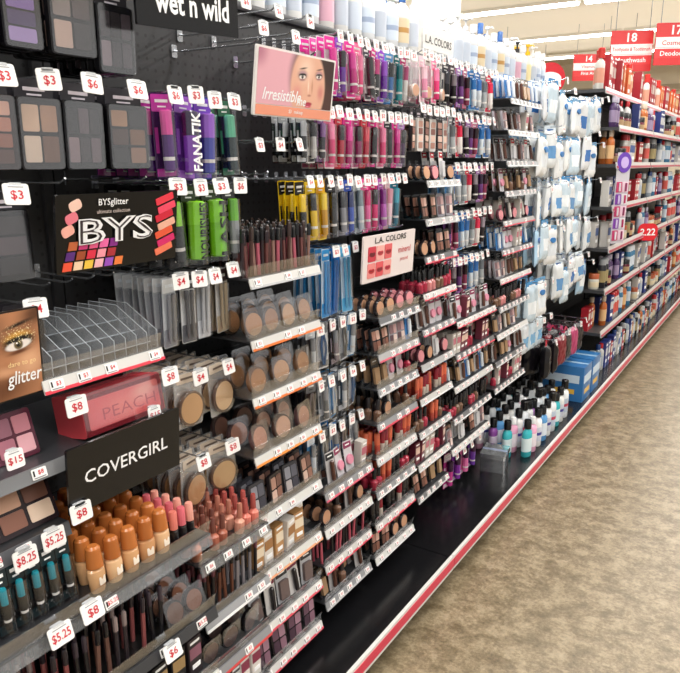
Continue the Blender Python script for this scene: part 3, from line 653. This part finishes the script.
for r, z in enumerate((R4, R5)):
    for k, y in enumerate((1.10, 1.20)):
        c = CP[(k+r) % 2]; facing(y, z, '8' if r else '4', hung_compact(c[0], c[1], ['#c99a68', '#d9b48a', '#bd8f62', '#cfa878'][2*r+k], .041, .09, .13), 6, f'{c[3]} round carded compact', ['in the upper', 'in the lower'][r] + f" row of big compacts, {['left', 'right'][k]} hook", .034, kind='big')
tray(.985, 1.225, .67, .36, 'clear fronted tray of bronze nail bottles beneath the big compacts', None, ('3', '6'), 5, P('#2c2d30', .2, vary=0), divh=.06, rail=FROSTED)
fill(.99, 1.22, .67, .36, [(polish('#c07a5e', '#8a4a3c', .0125), 'bronze pink nail bottle'), (polish('#a8604c', '#6a3a30', .0125), 'copper brown nail bottle'), (polish('#d89a84', '#a86a58', .0125), 'rose beige nail bottle'), (polish('#d87a6a', '#a04a44', .0125), 'coral nail bottle')], 6, .033, 'beneath the big compacts', .027, 2, False)
for i, (z, d, sp_, wd, dx, rows) in enumerate([
   (.52, 'tray of slim pencils below the bronze bottles', [(pencil('#1c191c', '#6a3a44', .11), 'black pencil with wine cap'), (pencil('#6a4030', '#1c191c', .11), 'brown pencil with black cap'), (pencil('#8a8488', '#2a2628', .11), 'grey pencil with dark cap')], .020, .034, 5),
   (.375, 'tray of black compacts second from the deck', [(compact('#141214', '#6a4a40', .03), 'black compact with espresso pan'), (compact('#1a181a', '#a87a60', .03), 'black compact with brown pan')], .066, .05, 4),
   (.235, 'tray of mixed cartons just above the deck', [(carton('#2a2a30', '#d8d8d8', .035, .03, .09), 'charcoal and white carton'), (carton('#e2dcd6', '#8a2f4a', .035, .03, .09), 'cream and wine carton')], .042, .05, 3)]):
    tray(.995, 1.225, z, .355, d, ['#e0e0e0', '#c84444', '#d0d0d0'][i], ('3', '6', '4'), 5, rail=['#9a9b9e', '#8a8b8e', '#bdbcba'][i])
    fill(1.0, 1.22, z, .355, sp_, rows, dx, 'in the ' + d, wd, 3, i == 2)

# ---------------------------------------------------------------- second bay, compact tower
TY0, TY1 = 1.245, 1.535
rows_t = [
 (1.265, '#b8b8ba', 'top tray of the compact tower, full of pencils', [(pencil('#2a1c20', '#121214', .115, .005), 'black capped dark pencil'), (pencil('#6a3f3c', '#2a1c20', .105, .005), 'rosewood pencil'), (pencil('#4a2f2a', '#3a2a26', .118, .005), 'brown pencil'), (pencil('#8a6a60', '#1a1a1c', .11, .005), 'taupe pencil'), (pencil('#b05a6a', '#1a1a1c', .108, .005), 'pink pencil')], .015, .026, 8, 1, 0),
 (1.115, '#d9702e', 'second tray of the compact tower, with tan compacts', [(compact('#5a4434', '#c48e5c', .033), 'tan compact'), (compact('#4f3b2e', '#b57f50', .033), 'deep tan compact'), (compact('#5a4434', '#d2a374', .033), 'warm beige compact')], .07, .065, 3, 1, -.2),
 (.97, '#d9702e', 'third tray of the compact tower, with copper compacts', [(compact('#7a5a44', '#c28954', .034), 'copper compact'), (compact('#6a4e3c', '#d09c68', .034), 'golden compact')], .073, .065, 3, 1, -.2),
 (.815, '#e08a3c', 'fourth tray of the compact tower, with rosy compacts', [(compact('#5a4242', '#cc947c', .034), 'rosy compact'), (compact('#523a34', '#dcae92', .034), 'peach compact')], .073, .065, 3, 1, -.2),
 (.645, '#c8c8ca', 'fifth tray of the compact tower, with slate palettes', [(stand_palette('#3a3a40', ('#8a8a92', '#5a5a64', '#b0a8a8', '#3c3c46')), 'slate four pan palette'), (stand_palette('#2a2426', ('#a88070', '#6a4a40', '#d0b0a0', '#8a6050')), 'brown four pan palette')], .068, .035, 4, 1, -.15),
 (.48, '#e3a078', 'sixth tray of the compact tower, with kraft and white cartons', [(carton('#b98a58', '#e9d9c0', .04, .03, .09), 'kraft coloured carton'), (carton('#e6dfd6', '#a8784a', .04, .03, .09), 'white and tan carton')], .046, .04, 4, 1, 0),
 (.32, '#d04a5a', 'seventh tray of the compact tower, with grey cards', [(stand_card('#b9b9bc', '#3a3a40', '#6a5a58', .05, .1, 'block'), 'grey card with brown block'), (stand_card('#d6d2d0', '#7a3048', '#2a2628', .05, .1), 'pale card with dark tube')], .055, .03, 4, 1, -.15),
 (.18, '#d04a5a', 'lowest tray of the compact tower, with dark palettes', [(stand_palette('#1e1c20', ('#6a4a5a', '#a88090', '#4a3240', '#8a6474')), 'plum four pan palette')], .068, .035, 4, 1, -.15)]
for z, band, d, sp_, wd, dx, rows, run, tl in rows_t:
    cmp_ = .8 < z < 1.2
    tray(TY0, TY1, z, .305, d, band, ('3', '4', '6'), 5 if wd > .05 else 6)
    fill(TY0+.002, TY1-.002, z, .305, sp_, rows, dx, 'in the ' + d.split(',')[0], wd, run, z < .7, tl, margin=-.01 if cmp_ else .002 if wd > .06 else .014, gap=1 if wd > .06 else .85)
for k in range(5):
    hook(1.30+.062*k, 1.90-.045*(k % 2), random.choice(('3', '4', '6')), '', label='empty wire peg hook with price tag above the face picture sign', group='empty hooks above the picture sign', kind='small')
for k, y in enumerate((1.34, 1.42, 1.50)):
    hook(y, 1.60, ('3', '4', '3')[k], '', label='empty wire peg hook with price tag below the face picture sign', group='empty hooks below the picture sign', kind='small')
for k in range(4):
    hook(1.29+.05*k, 1.52, None, '', label='bare wire peg hook above the rack of pencils', group='bare hooks above the pencil rack', L=.22)
for k, (a, b, nme) in enumerate([('#1a1a1e', '#c8ccd0', 'black and silver'), ('#d4d2d0', '#1a1a1e', 'white and black'), ('#2a2630', '#8a5a9a', 'black and lilac')]):
    facing(1.555+.046*k, R1, '3', carded(a, b, a, b, .04, .14, .008), 4, f'{nme} carded liner', f'beneath the right end of the face sign, {ORD[k]} hook', .028)

# ---------------------------------------------------------------- second bay, right column
MC = [('#c2187a', '#e83aa0', 'magenta'), ('#6a1fa0', '#9a4ad0', 'purple'), ('#e0407a', '#f080a8', 'rose pink'), ('#18181a', '#d02a80', 'black and pink'), ('#8a1f5a', '#c23a80', 'berry'),
      ('#1a1a1e', '#3a3a40', 'plain black'), ('#b81f3a', '#e04a5a', 'red'), ('#2f6aa8', '#5a9ad0', 'blue'), ('#d8d4d0', '#b02a6a', 'white and berry'), ('#40204a', '#c090d0', 'plum and lilac'), ('#e89ab8', '#f6d0dc', 'pale pink'), ('#20a0a0', '#106a70', 'teal')]
for k in range(10):
    a, b, nme = MC[[0, 1, 0, 2, 5, 3, 1, 7, 11, 8][k]]
    facing(1.695+.048*k, 1.885, '3', carded(a if k % 2 else '#dcd4d8', b, a, '#1a1a1c' if k % 3 == 1 else b, .043, .155, .0105), 4, f'{nme} carded mascara', f'in top row, {ORD[k]} hook right of face sign', .027)
for k in range(10):
    a, b, nme = MC[[2, 6, 0, 4, 6, 3, 2, 5, 0, 9][k]]
    facing(1.69+.048*k, R1, '3', carded('#e4dadb' if k % 3 == 0 else a, b, a, '#1a1a1c' if k % 2 else b, .042, .155, .0095), 4, f'{nme} carded lip gloss', f'in second row, {ORD[k]} hook under the top mascaras', .027)
YL = [('#e8c21a', '#1a1a1c', 'yellow and black'), ('#1a1a1c', '#e8c21a', 'black and yellow'), ('#f0cf30', '#d8a010', 'all yellow'), ('#161618', '#2a2a2c', 'plain black'), ('#2a2a30', '#8a8a90', 'black and silver'), ('#1a2a6a', '#3a5ac0', 'navy'),
      ('#7a8a90', '#c0c8cc', 'silver grey'), ('#d81f70', '#f06aa8', 'hot pink'), ('#1a1a1c', '#d81f70', 'pink topped black'), ('#8a2a8a', '#d070d0', 'violet'), ('#e8a0b0', '#f8d8e0', 'blush pink'), ('#40b0c8', '#1a6a80', 'turquoise')]
for k in range(12):
    a, b, nme = YL[k]
    facing(1.545+.049*k, R2, '4' if k < 3 else '3', carded(a, b, b, a, .042, .165, .0095), 3 if k < 3 else 4, f'{nme} carded mascara', f'in third row, {ORD[k]} hook from the yellow end', .027)
for k, (a, b, nme) in enumerate([('#2f8fd0', '#e8f0f6', 'bright blue'), ('#1f6fb8', '#d8e6f0', 'mid blue'), ('#58b0dc', '#f2f6f8', 'sky blue')]):
    facing(1.67+.052*k, R3, '3', gloss_card('#c4d8e8' if k != 1 else a, a, a, .046, .2), 5, f'{nme} and white carded pencil set', f'left of the pale lip sign, {ORD[k]} hook', .024)
CB = [(lipstick('#1a181a', '#2a2628'), 'black lipstick'), (lipstick('#c0b4a8', '#8a1f2f'), 'silver and wine lipstick'), (polish('#b03048', '#1a1a1c'), 'crimson nail polish'), (polish('#d88a8a', '#1a1a1c'), 'pink nail polish'),
      (stand_card('#b8b4b4', '#2a2a2e', '#5a3a30', .042, .098), 'grey card with brown tube'), (stand_card('#1e1c20', '#6a5a4a', '#a08060', .042, .098, 'block'), 'black card with gold block'), (compact('#2a2224', '#c09070', .026), 'small tan compact'),
      (compact('#5a2f3a', '#d88a90', .026), 'small pink compact'), (pencil('#c05a6a', '#1a1a1c', .1), 'rose pencil'), (pencil('#2a2426', '#5a5054', .1), 'charcoal pencil'), (carton('#cfc8c0', '#c06a7a', .032, .03, .085), 'cream and rose carton'),
      (carton('#6a2a3a', '#e0c0b0', .032, .03, .085), 'wine carton'), (stand_palette('#1a181a', ('#b08070', '#d8b0a0', '#6a4438', '#8a5a4a'), 2, .05, .08), 'black four pan palette'), (stand_palette('#98949a', ('#8a6a70', '#c8a0a0', '#5a4048', '#e0c8c0'), 2, .05, .08), 'silver four pan palette'),
      (lipstick('#b8483a', '#d86a4a'), 'coral lipstick'), (polish('#7a5a48', '#2a2426'), 'mocha nail polish'), (stand_card('#3a7ab8', '#d8e4ee', '#e8eef4', .042, .098), 'blue card with white tube'), (stand_card('#c8c4c8', '#8a3a5a', '#d88aa0', .042, .098, 'round'), 'pale card with pink disc'),
      (stand_card('#d8d6d4', '#b02a3a', '#c8c8cc', .042, .1, 'block'), 'white and red card'), (stand_card('#2a2a30', '#c8c8cc', '#d8d0c8', .042, .1), 'black card with pale tube')]
WD = [.026, .026, .032, .032, .046, .046, .056, .056, .019, .019, .036, .036, .054, .054, .026, .032, .046, .046, .046, .046]
DX = [.032, .032, .034, .034, .026, .026, .03, .03, .03, .03, .04, .04, .03, .03, .032, .034, .026, .026, .026, .026]
TL = [0, 0, 0, 0, -.15, -.15, -.12, -.12, 0, 0, 0, 0, -.15, -.15, 0, 0, -.15, -.15, -.15, -.15]
def auto_tray(y0, y1, z, x1, i, j, label, where, rows, band, near=False):
    wd = max(WD[i], WD[j])
    tray(y0, y1, z, x1, label, band, ('3', '4', '6', '2'), 4 if near else 3, lip=near, rail=random.choice(('#c4c3c0', '#a8a8a8', '#8a8b8e', '#d0cfcc', '#6a6b6e')))
    ks = [i, j]
    if wd > .03: ks.append(random.choice([q for q in range(len(CB)) if .6*wd < WD[q] <= wd+.001 and q not in ks] or ks))
    fill(y0+.006, y1-.006, z, x1, [(CB[q][0], CB[q][1], TL[q]) for q in ks], rows, max(DX[q] for q in ks), where, wd, 2 if wd < .04 else random.choice((1, 2)), True, 0, margin=.008)
CZ = [1.055, .935, .82, .70, .58, .46, .34, .215]
LP = [(4, 5), (16, 4), (12, 5), (9, 8), (4, 17), (6, 15), (8, 9), (5, 4)]
RP = [(6, 7), (12, 13), (5, 17), (15, 6), (14, 1), (2, 14), (0, 1), (12, 6)]
bands = ['#d8d8da', '#cf3f52', '#d8d8da', '#b8b8ba', '#d0566a', '#c8c8ca', '#cf3f52', '#b0b0b2']
HC = [('#3a3c42', '#c8ccd0', 'dark grey'), ('#d4d6d8', '#2f6fb0', 'white and blue'), ('#1c1a1e', '#8a8088', 'black'), ('#c9cdd2', '#6a6f74', 'silver'), ('#4a88b8', '#e0e8f0', 'blue')]
for r, z in enumerate((1.10, .935, .775)):
    for k in range(5):
        a, b, nme = HC[(k+r*2) % 5]
        tp = tweezers(a, b, .14, .046) if (k+r) % 2 else carded(a, b, b, '#8a8d92', .044, .14, .008)
        facing(1.59+.057*k, z, random.choice('234'), tp, 4, f"{nme} carded {'tweezers' if (k+r) % 2 else 'brush'}", f'right of the compact tower, {ORD[r]} short hook row, {ORD[k]} hook', .03)
for k, z in enumerate(CZ):
    if k >= 4: auto_tray(1.565, 1.84, z, .30, *LP[k], f'{ORD[k-4]} tray from the top in the column right of the compact tower', f'in the {ORD[k-4]} tray right of the compact tower', 4, bands[k], True)
    auto_tray(1.865, 2.15, z, .305, *RP[k], f'{ORD[k]} tray from the top in the column under the pale lip sign', f'in the {ORD[k]} tray under the pale lip sign', 4, bands[(k+3) % 8], True)

# ---------------------------------------------------------------- third bay
for k in range(6):
    a, b, nme = MC[[8, 10, 8, 2, 8, 5][k]]
    facing(2.205+.05*k, 1.90, '3', hung_compact('#e0dcd8', '#d8c8c0', '#c89a80', .021, .046, .14) if k % 2 == 0 else carded('#dcd8d6', b, a, b, .042, .15, .01), 3, f"{'white carded compact' if k % 2 == 0 else nme+' carded gloss'}", f'in the top row of the third bay, {ORD[k]} hook', .03, flat=True)
for k in range(6):
    facing(2.205+.05*k, 1.73, '3', palette('#d6d2ce' if k % 2 else '#2a262a', ('#c89a8a', '#8a5a50', '#e0c0b0', '#a87868'), 1, .044, .14), 3, ['dark', 'white'][k % 2] + ' four shade palette', f'in second row of the third bay, {ORD[k]} hook', .03, flat=True)
for k in range(10):
    z = 1.47-.13*k
    i, j = [(6, 7), (12, 13), (6, 12), (2, 3), (4, 17), (7, 6), (14, 1), (15, 2), (11, 10), (12, 5)][k]
    auto_tray(2.19, 2.47, z, .30, i, j, f'{ORD[k]} tray from the top in the first column of the third bay', f"in the {ORD[k]} tray, third bay's first column", 3, bands[(k*3) % 8])
E1 = [('#1c1a1e', '#4a4048', '#2a262a', '#8a8088', 'black'), ('#d6d4d2', '#3a6aa8', '#c8ccd0', '#3a6aa8', 'white and blue'), ('#50305a', '#a070b0', '#6a3a78', '#2a1a30', 'plum'), ('#c8cdd0', '#8a8f94', '#aab0b4', '#6a6f74', 'silver'),
      ('#7a2f4a', '#c06a8a', '#8a3a58', '#2a1a20', 'maroon'), ('#e0deda', '#d02a4a', '#e8e0dc', '#d02a4a', 'white and red'), ('#8ab4d0', '#2f6fb0', '#d8e4ec', '#2f6fb0', 'pale blue')]
for r, z in enumerate((1.90, 1.72, 1.54, 1.36, 1.18)):
    for k in range(7):
        c = E1[(k*2+r*3) % 7]
        facing(2.51+.06*k, z, random.choice('346'), carded(c[0], c[1], c[2], c[3], .048, .15, .010), 3, f'{c[4]} carded brush', f"in {ORD[r]} hook row, third bay's middle, {ORD[k]} hook", .034, flat=True)
for k in range(5):
    i, j = [(4, 17), (10, 11), (16, 5), (2, 15), (13, 12)][k]
    auto_tray(2.50, 2.92, .92-.135*k, .30, i, j, f"{ORD[k]} tray from the top in the third bay's middle column", f"in the {ORD[k]} tray, third bay's middle column", 3, bands[(k*5+1) % 8])
for k in range(11):
    i, j = [(16, 4), (13, 10), (4, 13), (17, 5), (7, 10), (16, 17), (13, 4), (15, 3), (5, 13), (4, 5), (2, 10)][k]
    auto_tray(2.95, 3.375, 1.79-.127*k, .305, i, j, f"{ORD[k]} tray from the top in the third bay's last column", f"in the {ORD[k]} tray, third bay's last column", 3, bands[(k*3+2) % 8])
for k, c in enumerate(('#c03a8a', '#8a3aa8', '#e070a8', '#6a3a98')):
    nm = ['magenta', 'violet', 'pink', 'indigo'][k]
    hook(2.60+.085*k, .345, '3', f'low above the deck, over the {nm} gels', L=.28, kind='small')
    for n in range(4):
        place(carded(c, '#e0c8d8', c, '#3a1a3a', .06, .16, .013), .24-.04*n, 2.60+.085*k, .3428, f'{nm} carded gel low above the deck in the third bay', f'{nm} gels', flat=True, rz=random.uniform(-.15, .15))
sb = Tp('foil_gift_box', 'box', [('box_base', [(rbox(0, 0, .035, .11, .14, .07, .004, 'z'), P('#c4c8cc', .18, .85, 0))]), ('lid', [(rbox(0, 0, .078, .116, .146, .022, .004, 'z'), P('#e4e8ec', .15, .85, 0))]), ('ribbon', [(box(0, 0, .0785, .117, .02, .023), P('#b8c4e0', .2, .5, 0))])])
place(sb, .30, 3.03, .1285, 'silver foil box sitting on the black base deck', rz=.15)

# ---------------------------------------------------------------- bay four, cotton
BG = [(('#e4e7ea', '#2f6fb8', '#dbe2e8'), 'white cotton bag with dark blue label', None), (('#e4e8e9', '#5f95c8', '#d0dde6'), 'white cotton bag with pale blue label', None), (('#c8dae6', '#eef4f8', '#3f8fc8'), 'ice blue cotton bag with white label', None),
      (('#e8e9e8', '#dde3e8', '#6aa0c8'), 'plain white cotton bag', '#2f78b8'), (('#a8c8de', '#eef2f5', '#2a5fa0'), 'light blue cotton bag with white label', '#2a5fa0')]
for r, z in enumerate((1.92, 1.70, 1.47, 1.24, 1.0)):
    for k in range(8):
        if (r*8+k) in (3, 13, 22, 30, 34): continue
        q = BG[(k*2 + r*3 + (k*r) % 3) % 5 if r < 3 else [2, 0, 1, 4, 2, 3, 3, 1][(k+r) % 8]]
        if q is BG[4] and r < 2: q = BG[3]
        tp = bag(*q[0], w=random.choice((.11, .125, .135)), h=random.choice((.18, .2, .215)), d=random.choice((.028, .038)), oval=q[2], seed=(k*3+r) % 7)
        where = f'in {ORD[r]} cotton row, {ORD[k]} from near end'
        yk = 3.47+.147*k+random.uniform(-.015, .015); zk = z+random.choice((-.04, -.02, 0, .02))
        hook(yk, zk, random.choice(('2', '3', '1')), where, L=.35, kind='small')
        for n in range(random.choice((3, 3, 4))):
            place(tp, .27-.048*n, yk+random.uniform(-.006, .006), zk-.0022+.004, f'{q[1]} {where}', f'{q[1]} {where}', rz=random.uniform(-.25, .25), tilt=random.uniform(-.06, .05), rx=random.uniform(-.07, .07))
PO = [('#141216', 'black', '#b02030'), ('#1a1418', 'near black', '#141216'), ('#7a1626', 'dark red', '#141216'), ('#1c1a20', 'charcoal', '#c03a5a'), ('#b03a68', 'raspberry', '#1a1418'), ('#22181e', 'dark plum', '#22181e')]
for k in range(6):
    c, nme, sc = PO[k]
    hook(3.70+.13*k, .62, '4', f'over the {nme} pouches above the white bottles', L=.37, kind='small')
    for n in range(3): place(pouch(c, '#9a9a9c', .125, .21, .055, sc, k), .29-.075*n, 3.70+.13*k, .618, f'{nme} zip pouch hanging above the white bottles', f'{nme} pouches', flat=False, rz=random.uniform(-.4, .4), rx=random.uniform(-.1, .1))
for k in range(3):
    c = ('#e0e4e8', '#cfdfea', '#d6e4ec')[k]
    nm = ['first', 'second', 'third'][k]
    hook(3.46+.12*k, .76, '2', '', L=.33, label=f"peg hook over the {nm} low swab bags", kind='small')
    for n in range(3): place(bag(c, '#7ab0d8', '#2f6fb8', .11, .18, .04, seed=k), .24-.06*n, 3.46+.12*k, .7578, f"small swab bag on the {nm} hook under the cotton rows", f"swab bags on the {nm} low hook")
RB = [(bottle('#eaeae8', '#141416', '#c8ccd8', .034, .2, .7, .045, .55, '#3a3a8a'), 'white bottle with black cap'), (bottle('#38b0b8', '#141416', '#d8e8ea', .033, .19, .7, .045, .55), 'teal bottle with black cap'), (bottle('#8a4a9a', '#141416', '#e0d2e4', .033, .18, .7, .045, .55), 'purple bottle with black cap'),
      (bottle('#e8a8c4', '#f0f0f0', '#f0e4ea', .033, .18), 'pale pink bottle with white cap'), (bottle('#dfe3e6', '#141416', '#b8c6d6', .036, .22, .7, .05, .55, '#c03a5a'), 'tall white bottle with black cap'), (bottle('#5a9ad0', '#141416', '#e0e8f0', .034, .19, .7, .045, .55), 'blue bottle with black cap')]
pat = [[2, 1, 3, 0, 5, 0, 4, 1, 0, 4], [1, 3, 0, 4, 0, 2, 4, 0, 5, 0], [2, 5, 0, 0, 4, 3, 0, 4, 0, 4], [3, 0, 4, 5, 0, 4, 1, 0, 0, 4]]
for r in range(4):
    for k in range(10):
        tp, d = RB[pat[r][k]]
        if r == 0 and k == 0: continue
        place(tp, .385-.08*r, 3.16+.083*k+.02*r, .1285, f'{d} standing on the base deck under the cotton', d + 's on the base deck', rz=random.uniform(-.3, .3))
bx = Tp('display_box', 'box', [('carton', [(rbox(0, 0, .11, .26, .2, .22, .004, 'z'), P('#2f6ea8', .35, vary=0)), (box(.1305, 0, .14, .001, .17, .05), P('#c8d8e4', vary=0)), (box(.1305, 0, .06, .001, .12, .03), P('#e0b040', vary=0)), (box(0, -.1005, .14, .21, .001, .05), P('#c8d8e4', vary=0)), (box(0, -.1005, .06, .16, .001, .03), P('#e0b040', vary=0))]),
    ('flap', [(prism([(-.1, .22), (.1, .22), (.08, .29), (-.08, .29)], -.13, -.126), P('#3f8acb', .35, vary=0))]), ('tape', [(box(0, 0, .2203, .26, .03, .001), P('#a8c8e0', .2, vary=0))])])
place(bx, .29, 4.30, .1285, 'nearer blue display carton on the base deck'); place(bx, .29, 4.52, .1285, 'farther blue display carton on the base deck')

# ---------------------------------------------------------------- bottles along the top
TB = [(pump('#dededc', '#e6e6e6', '#c2cad6'), 'white pump bottle'), (bottle('#dadcde', '#e2e2e2', '#c8d2de', .036, .22, .7, .04, .5, '#98a6be'), 'white bottle with flat white cap'), (bottle('#d6d8da', '#3a6ab0', '#d8c6a4', .036, .24, .7, .05, .4, '#b88a4a'), 'white bottle with blue cap'),
      (pump('#dcd6ca', '#e8b820', '#e6d4a0', .034, .24), 'cream bottle with yellow pump'), (pump('#d8d4d0', '#2a2a2e', '#d0a0b0', .033, .23), 'white bottle with dark pump')]
yy = 1.66; k = 0
seq = [0, 0, 1, 0, 1, 4, 0, 0, 1, 0, 1, 2, 0, 1, 0, 1, 3, 0, 0, 1, 2, 0, 1, 2, 1, 0, 4, 1, 3, 0, 1, 1, 0, 1]
while yy < 4.58:
    tp, d = TB[seq[k % len(seq)]]
    sec = 'above the second bay' if yy < 2.18 else 'above the third bay' if yy < 3.4 else 'above the cotton bay'
    if not 2.80 < yy < 3.22:
        for r in range(2): place(tp, -.06-.09*r, yy+.03*r, 1.9745, f'{d} standing on the shelf top {sec}', f'{d}s {sec}', rz=random.uniform(-.5, .5))
    yy += .092; k += 1
rs = Tp('round_sign', 'sign', [('disc', [(disc(.11, 0, .012, 0, .16, 28), P('#c8202c', .4, vary=0))]), ('white_panel', [(disc(.08, .0125, .0135, 0, .16, 28, 1, .55), INKW)]), ('stand', [(box(.006, 0, .03, .01, .05, .06), GREYP)])])
place(rs, -.24, 5.3, 1.9745, 'round red sign with white oval standing on the shelf top', rz=-.9)

# ---------------------------------------------------------------- shelved bays
GI = [(carton('#cac6c0', '#3a5a98', .07, .05, .16), 'white and blue carton', .082), (carton('#28387a', '#c8c8ca', .07, .05, .18), 'navy carton', .082), (carton('#a8202c', '#d8d0c8', .06, .05, .15), 'red carton', .072), (spray_can('#2a2a30', '#a8acb0', '#9a8a60'), 'black spray can', .068),
      (bottle('#c8c8c6', '#b8202c', '#aab4c2', .034, .19, .7), 'white bottle with red cap', .078), (bottle('#b8622a', '#c8b8a4', '#d8b080', .034, .2, .7), 'amber bottle', .078), (spray_can('#c8c4c0', '#b8202c', '#c8544a'), 'white and red spray can', .068),
      (bottle('#4f3764', '#b8b0c0', '#9a88a8', .032, .18, .7), 'purple bottle', .074), (jar('#c8c4b8', '#a85430', '#d8c8a8'), 'cream jar with rust lid', .08), (spray_can('#42789c', '#d0d4d8', '#c8d0d8'), 'blue spray can', .068),
      (jar('#6a2030', '#1a1a1c', '#b89870'), 'maroon jar with black lid', .08), (bottle('#98a2aa', '#2a4580', '#c8cacc', .036, .2, .7), 'silver bottle with blue cap', .082)]
TOPB = [(bottle('#d8d5ce', '#c8302a', '#d89880', .036, .24, .7, .06, .6), 'white bottle with big red cap'), (carton('#d0602e', '#e0ae78', .075, .05, .2), 'orange carton'), (carton('#a8222e', '#d0c0b8', .075, .05, .22), 'tall red carton')]
SHZ = [.47, .75, 1.02, 1.28, 1.54, 1.76, 1.985]
for b in range(4, 8):
    bn = BSH[b]; y0 = BAYS[b]
    for s, z in enumerate(SHZ):
        dep = .40 if s < 6 else .30
        sh = Tp('shelf', 'shelf', [('shelf_board', [(box(dep/2+.008, 0, -.01, dep-.012, 1.19, .02), P('#3c3c3e', .4, vary=0))]),
            ('price_rail', [(prism([(dep-.002, .012), (dep+.002, .012), (dep+.012, -.028), (dep+.004, -.028)], -.595, .595, 'y'), P('#c4c2bf', .35, vary=0)), (prism([(dep+.0085, -.01), (dep+.0095, -.01), (dep+.0133, -.024), (dep+.0122, -.024)], -.595, .595, 'y'), PINK2)])])
        place(sh, 0, y0+.61, z, f'{ORD[s]} shelf from the bottom, {bn}')
        y = y0+.025; it = random.randrange(12); run = 0
        while True:
            if s == 6: q = TOPB[it % 3]; wd = .085
            else: q = GI[it]; wd = q[2]
            if y+wd > y0+1.2: break
            if random.random() > .06:
                place(q[0], dep-.05-random.choice((0, 0, .03, .06)), y+wd/2, z+.0005, f'{q[1]} on the {ORD[s]} shelf up, {bn}', f'{q[1]}s on the {ORD[s]} shelf, {bn}', flat=True, rz=random.uniform(-.12, .12))
            y += wd; run += 1
            if run >= random.choice((1, 2, 3)): it = random.randrange(12); run = 0
    y = y0+.05
    while y < y0+1.15:
        q = random.choice(GI); place(q[0], .34, y, .1285, f'{q[1]} on the base deck, {bn}', f'{q[1]}s on the base deck, {bn}', flat=True); y += q[2]+.006
g = [(rbox(0, 0, .28, .003, .12, .56, .004), P('#c8c4cc', .3, vary=0))]
cs = Tp('clip_strip', 'display strip', [('backing_strip', g), ('round_topper', [(disc(.062, .002, .006, 0, .5, 24), P('#6a3fb0', .35, vary=0)), (disc(.035, .0062, .008, 0, .5, 24), P('#c8b0e8', vary=0))])] +
    [('product_card', [(rbox(.004, -.028+.056*(k % 2), .05+.075*(k//2), .003, .048, .064, .003), P(['#c03a6a', '#e8c8d8', '#7a3aa0', '#e0dee2'][k % 4], .35, vary=0)), (lathe([(.006, .02), (.006, .07)], 8, 'z', (.01, -.028+.056*(k % 2), .005+.075*(k//2))), P(['#e4e0e4', '#8a2f5a', '#d0c0e0', '#b03060'][k % 4], .3))]) for k in range(10)])
place(cs, .43, 4.73, 1.05, 'hanging strip with purple round topper and small pink cards', rz=-.5)
hk = Tp('price_burst_sign', 'sign', [('board', [(prism(rrect(.17, .13, .05, 0, .065, 5), 0, .004), P('#d8202c', .4, vary=0))]), ('lettering', [(txt('2.22', .055, 0, .065, .005, bold=.02, w=.13), INKW)])])
place(hk, .43, 5.86, .965, 'small red price sign with white digits clipped on a shelf edge', rz=-.8)
# hanging aisle signs
def aisle(x, y, z, num, lines, label, w=.5, h=.5):
    g = [('lettering', [(txt(num, .11, 0, h-.085, -.0125, bold=.02, face='y'), INKW)])]
    pl = []
    for k, t in enumerate(lines):
        wd = raw_text(t, .01); cz = h-.235-.125*k
        pl.append(('category_strip', [(box(0, -.0135, cz, w-.012, .003, .108), P('#f2efea', .45, vary=0) if k == 0 else P('#d8383a', .45, vary=0))]))
        g.append(('lettering', [(txt(t, .058, 0, cz, -.0165, bold=.012, face='y', w=min(w*.9, .058/wd[3]*wd[2])), RED if k == 0 else INKW)]))
        pl.append(('divider_line', [(box(0, -.0135, cz+.061, w, .003, .012), INKW)]))
    tp = Tp('aisle_sign', 'sign', [('board', [(rbox(0, 0, h/2, w, .024, h, .01, 'y'), P('#d02a2c', .45, vary=0))])] + pl + g + [
        ('hanging_wire', [(tube([(-w*.4, 0, h), (-w*.4, 0, 4.2-z)], .005), GREYP)]), ('hanging_wire', [(tube([(w*.4, 0, h), (w*.4, 0, 4.2-z)], .005), GREYP)])])
    place(tp, x, y, z, label, rz=.42)
aisle(-.68, 10.2, 2.70, '18', ['Toothpaste & Toothbrush', 'Mouthwash'], 'red hanging aisle sign listing toothbrush and mouthwash', .52)
aisle(-.16, 10.25, 2.75, '17', ['Cosmetics', 'Deodorant'], 'red hanging aisle sign listing deodorant, cut by the right edge', .5)
aisle(-2.45, 15.2, 3.14, '14', ['Vitamins', 'First Aid'], 'small looking red aisle sign hanging farther back, above the cotton bags', .6, .5)
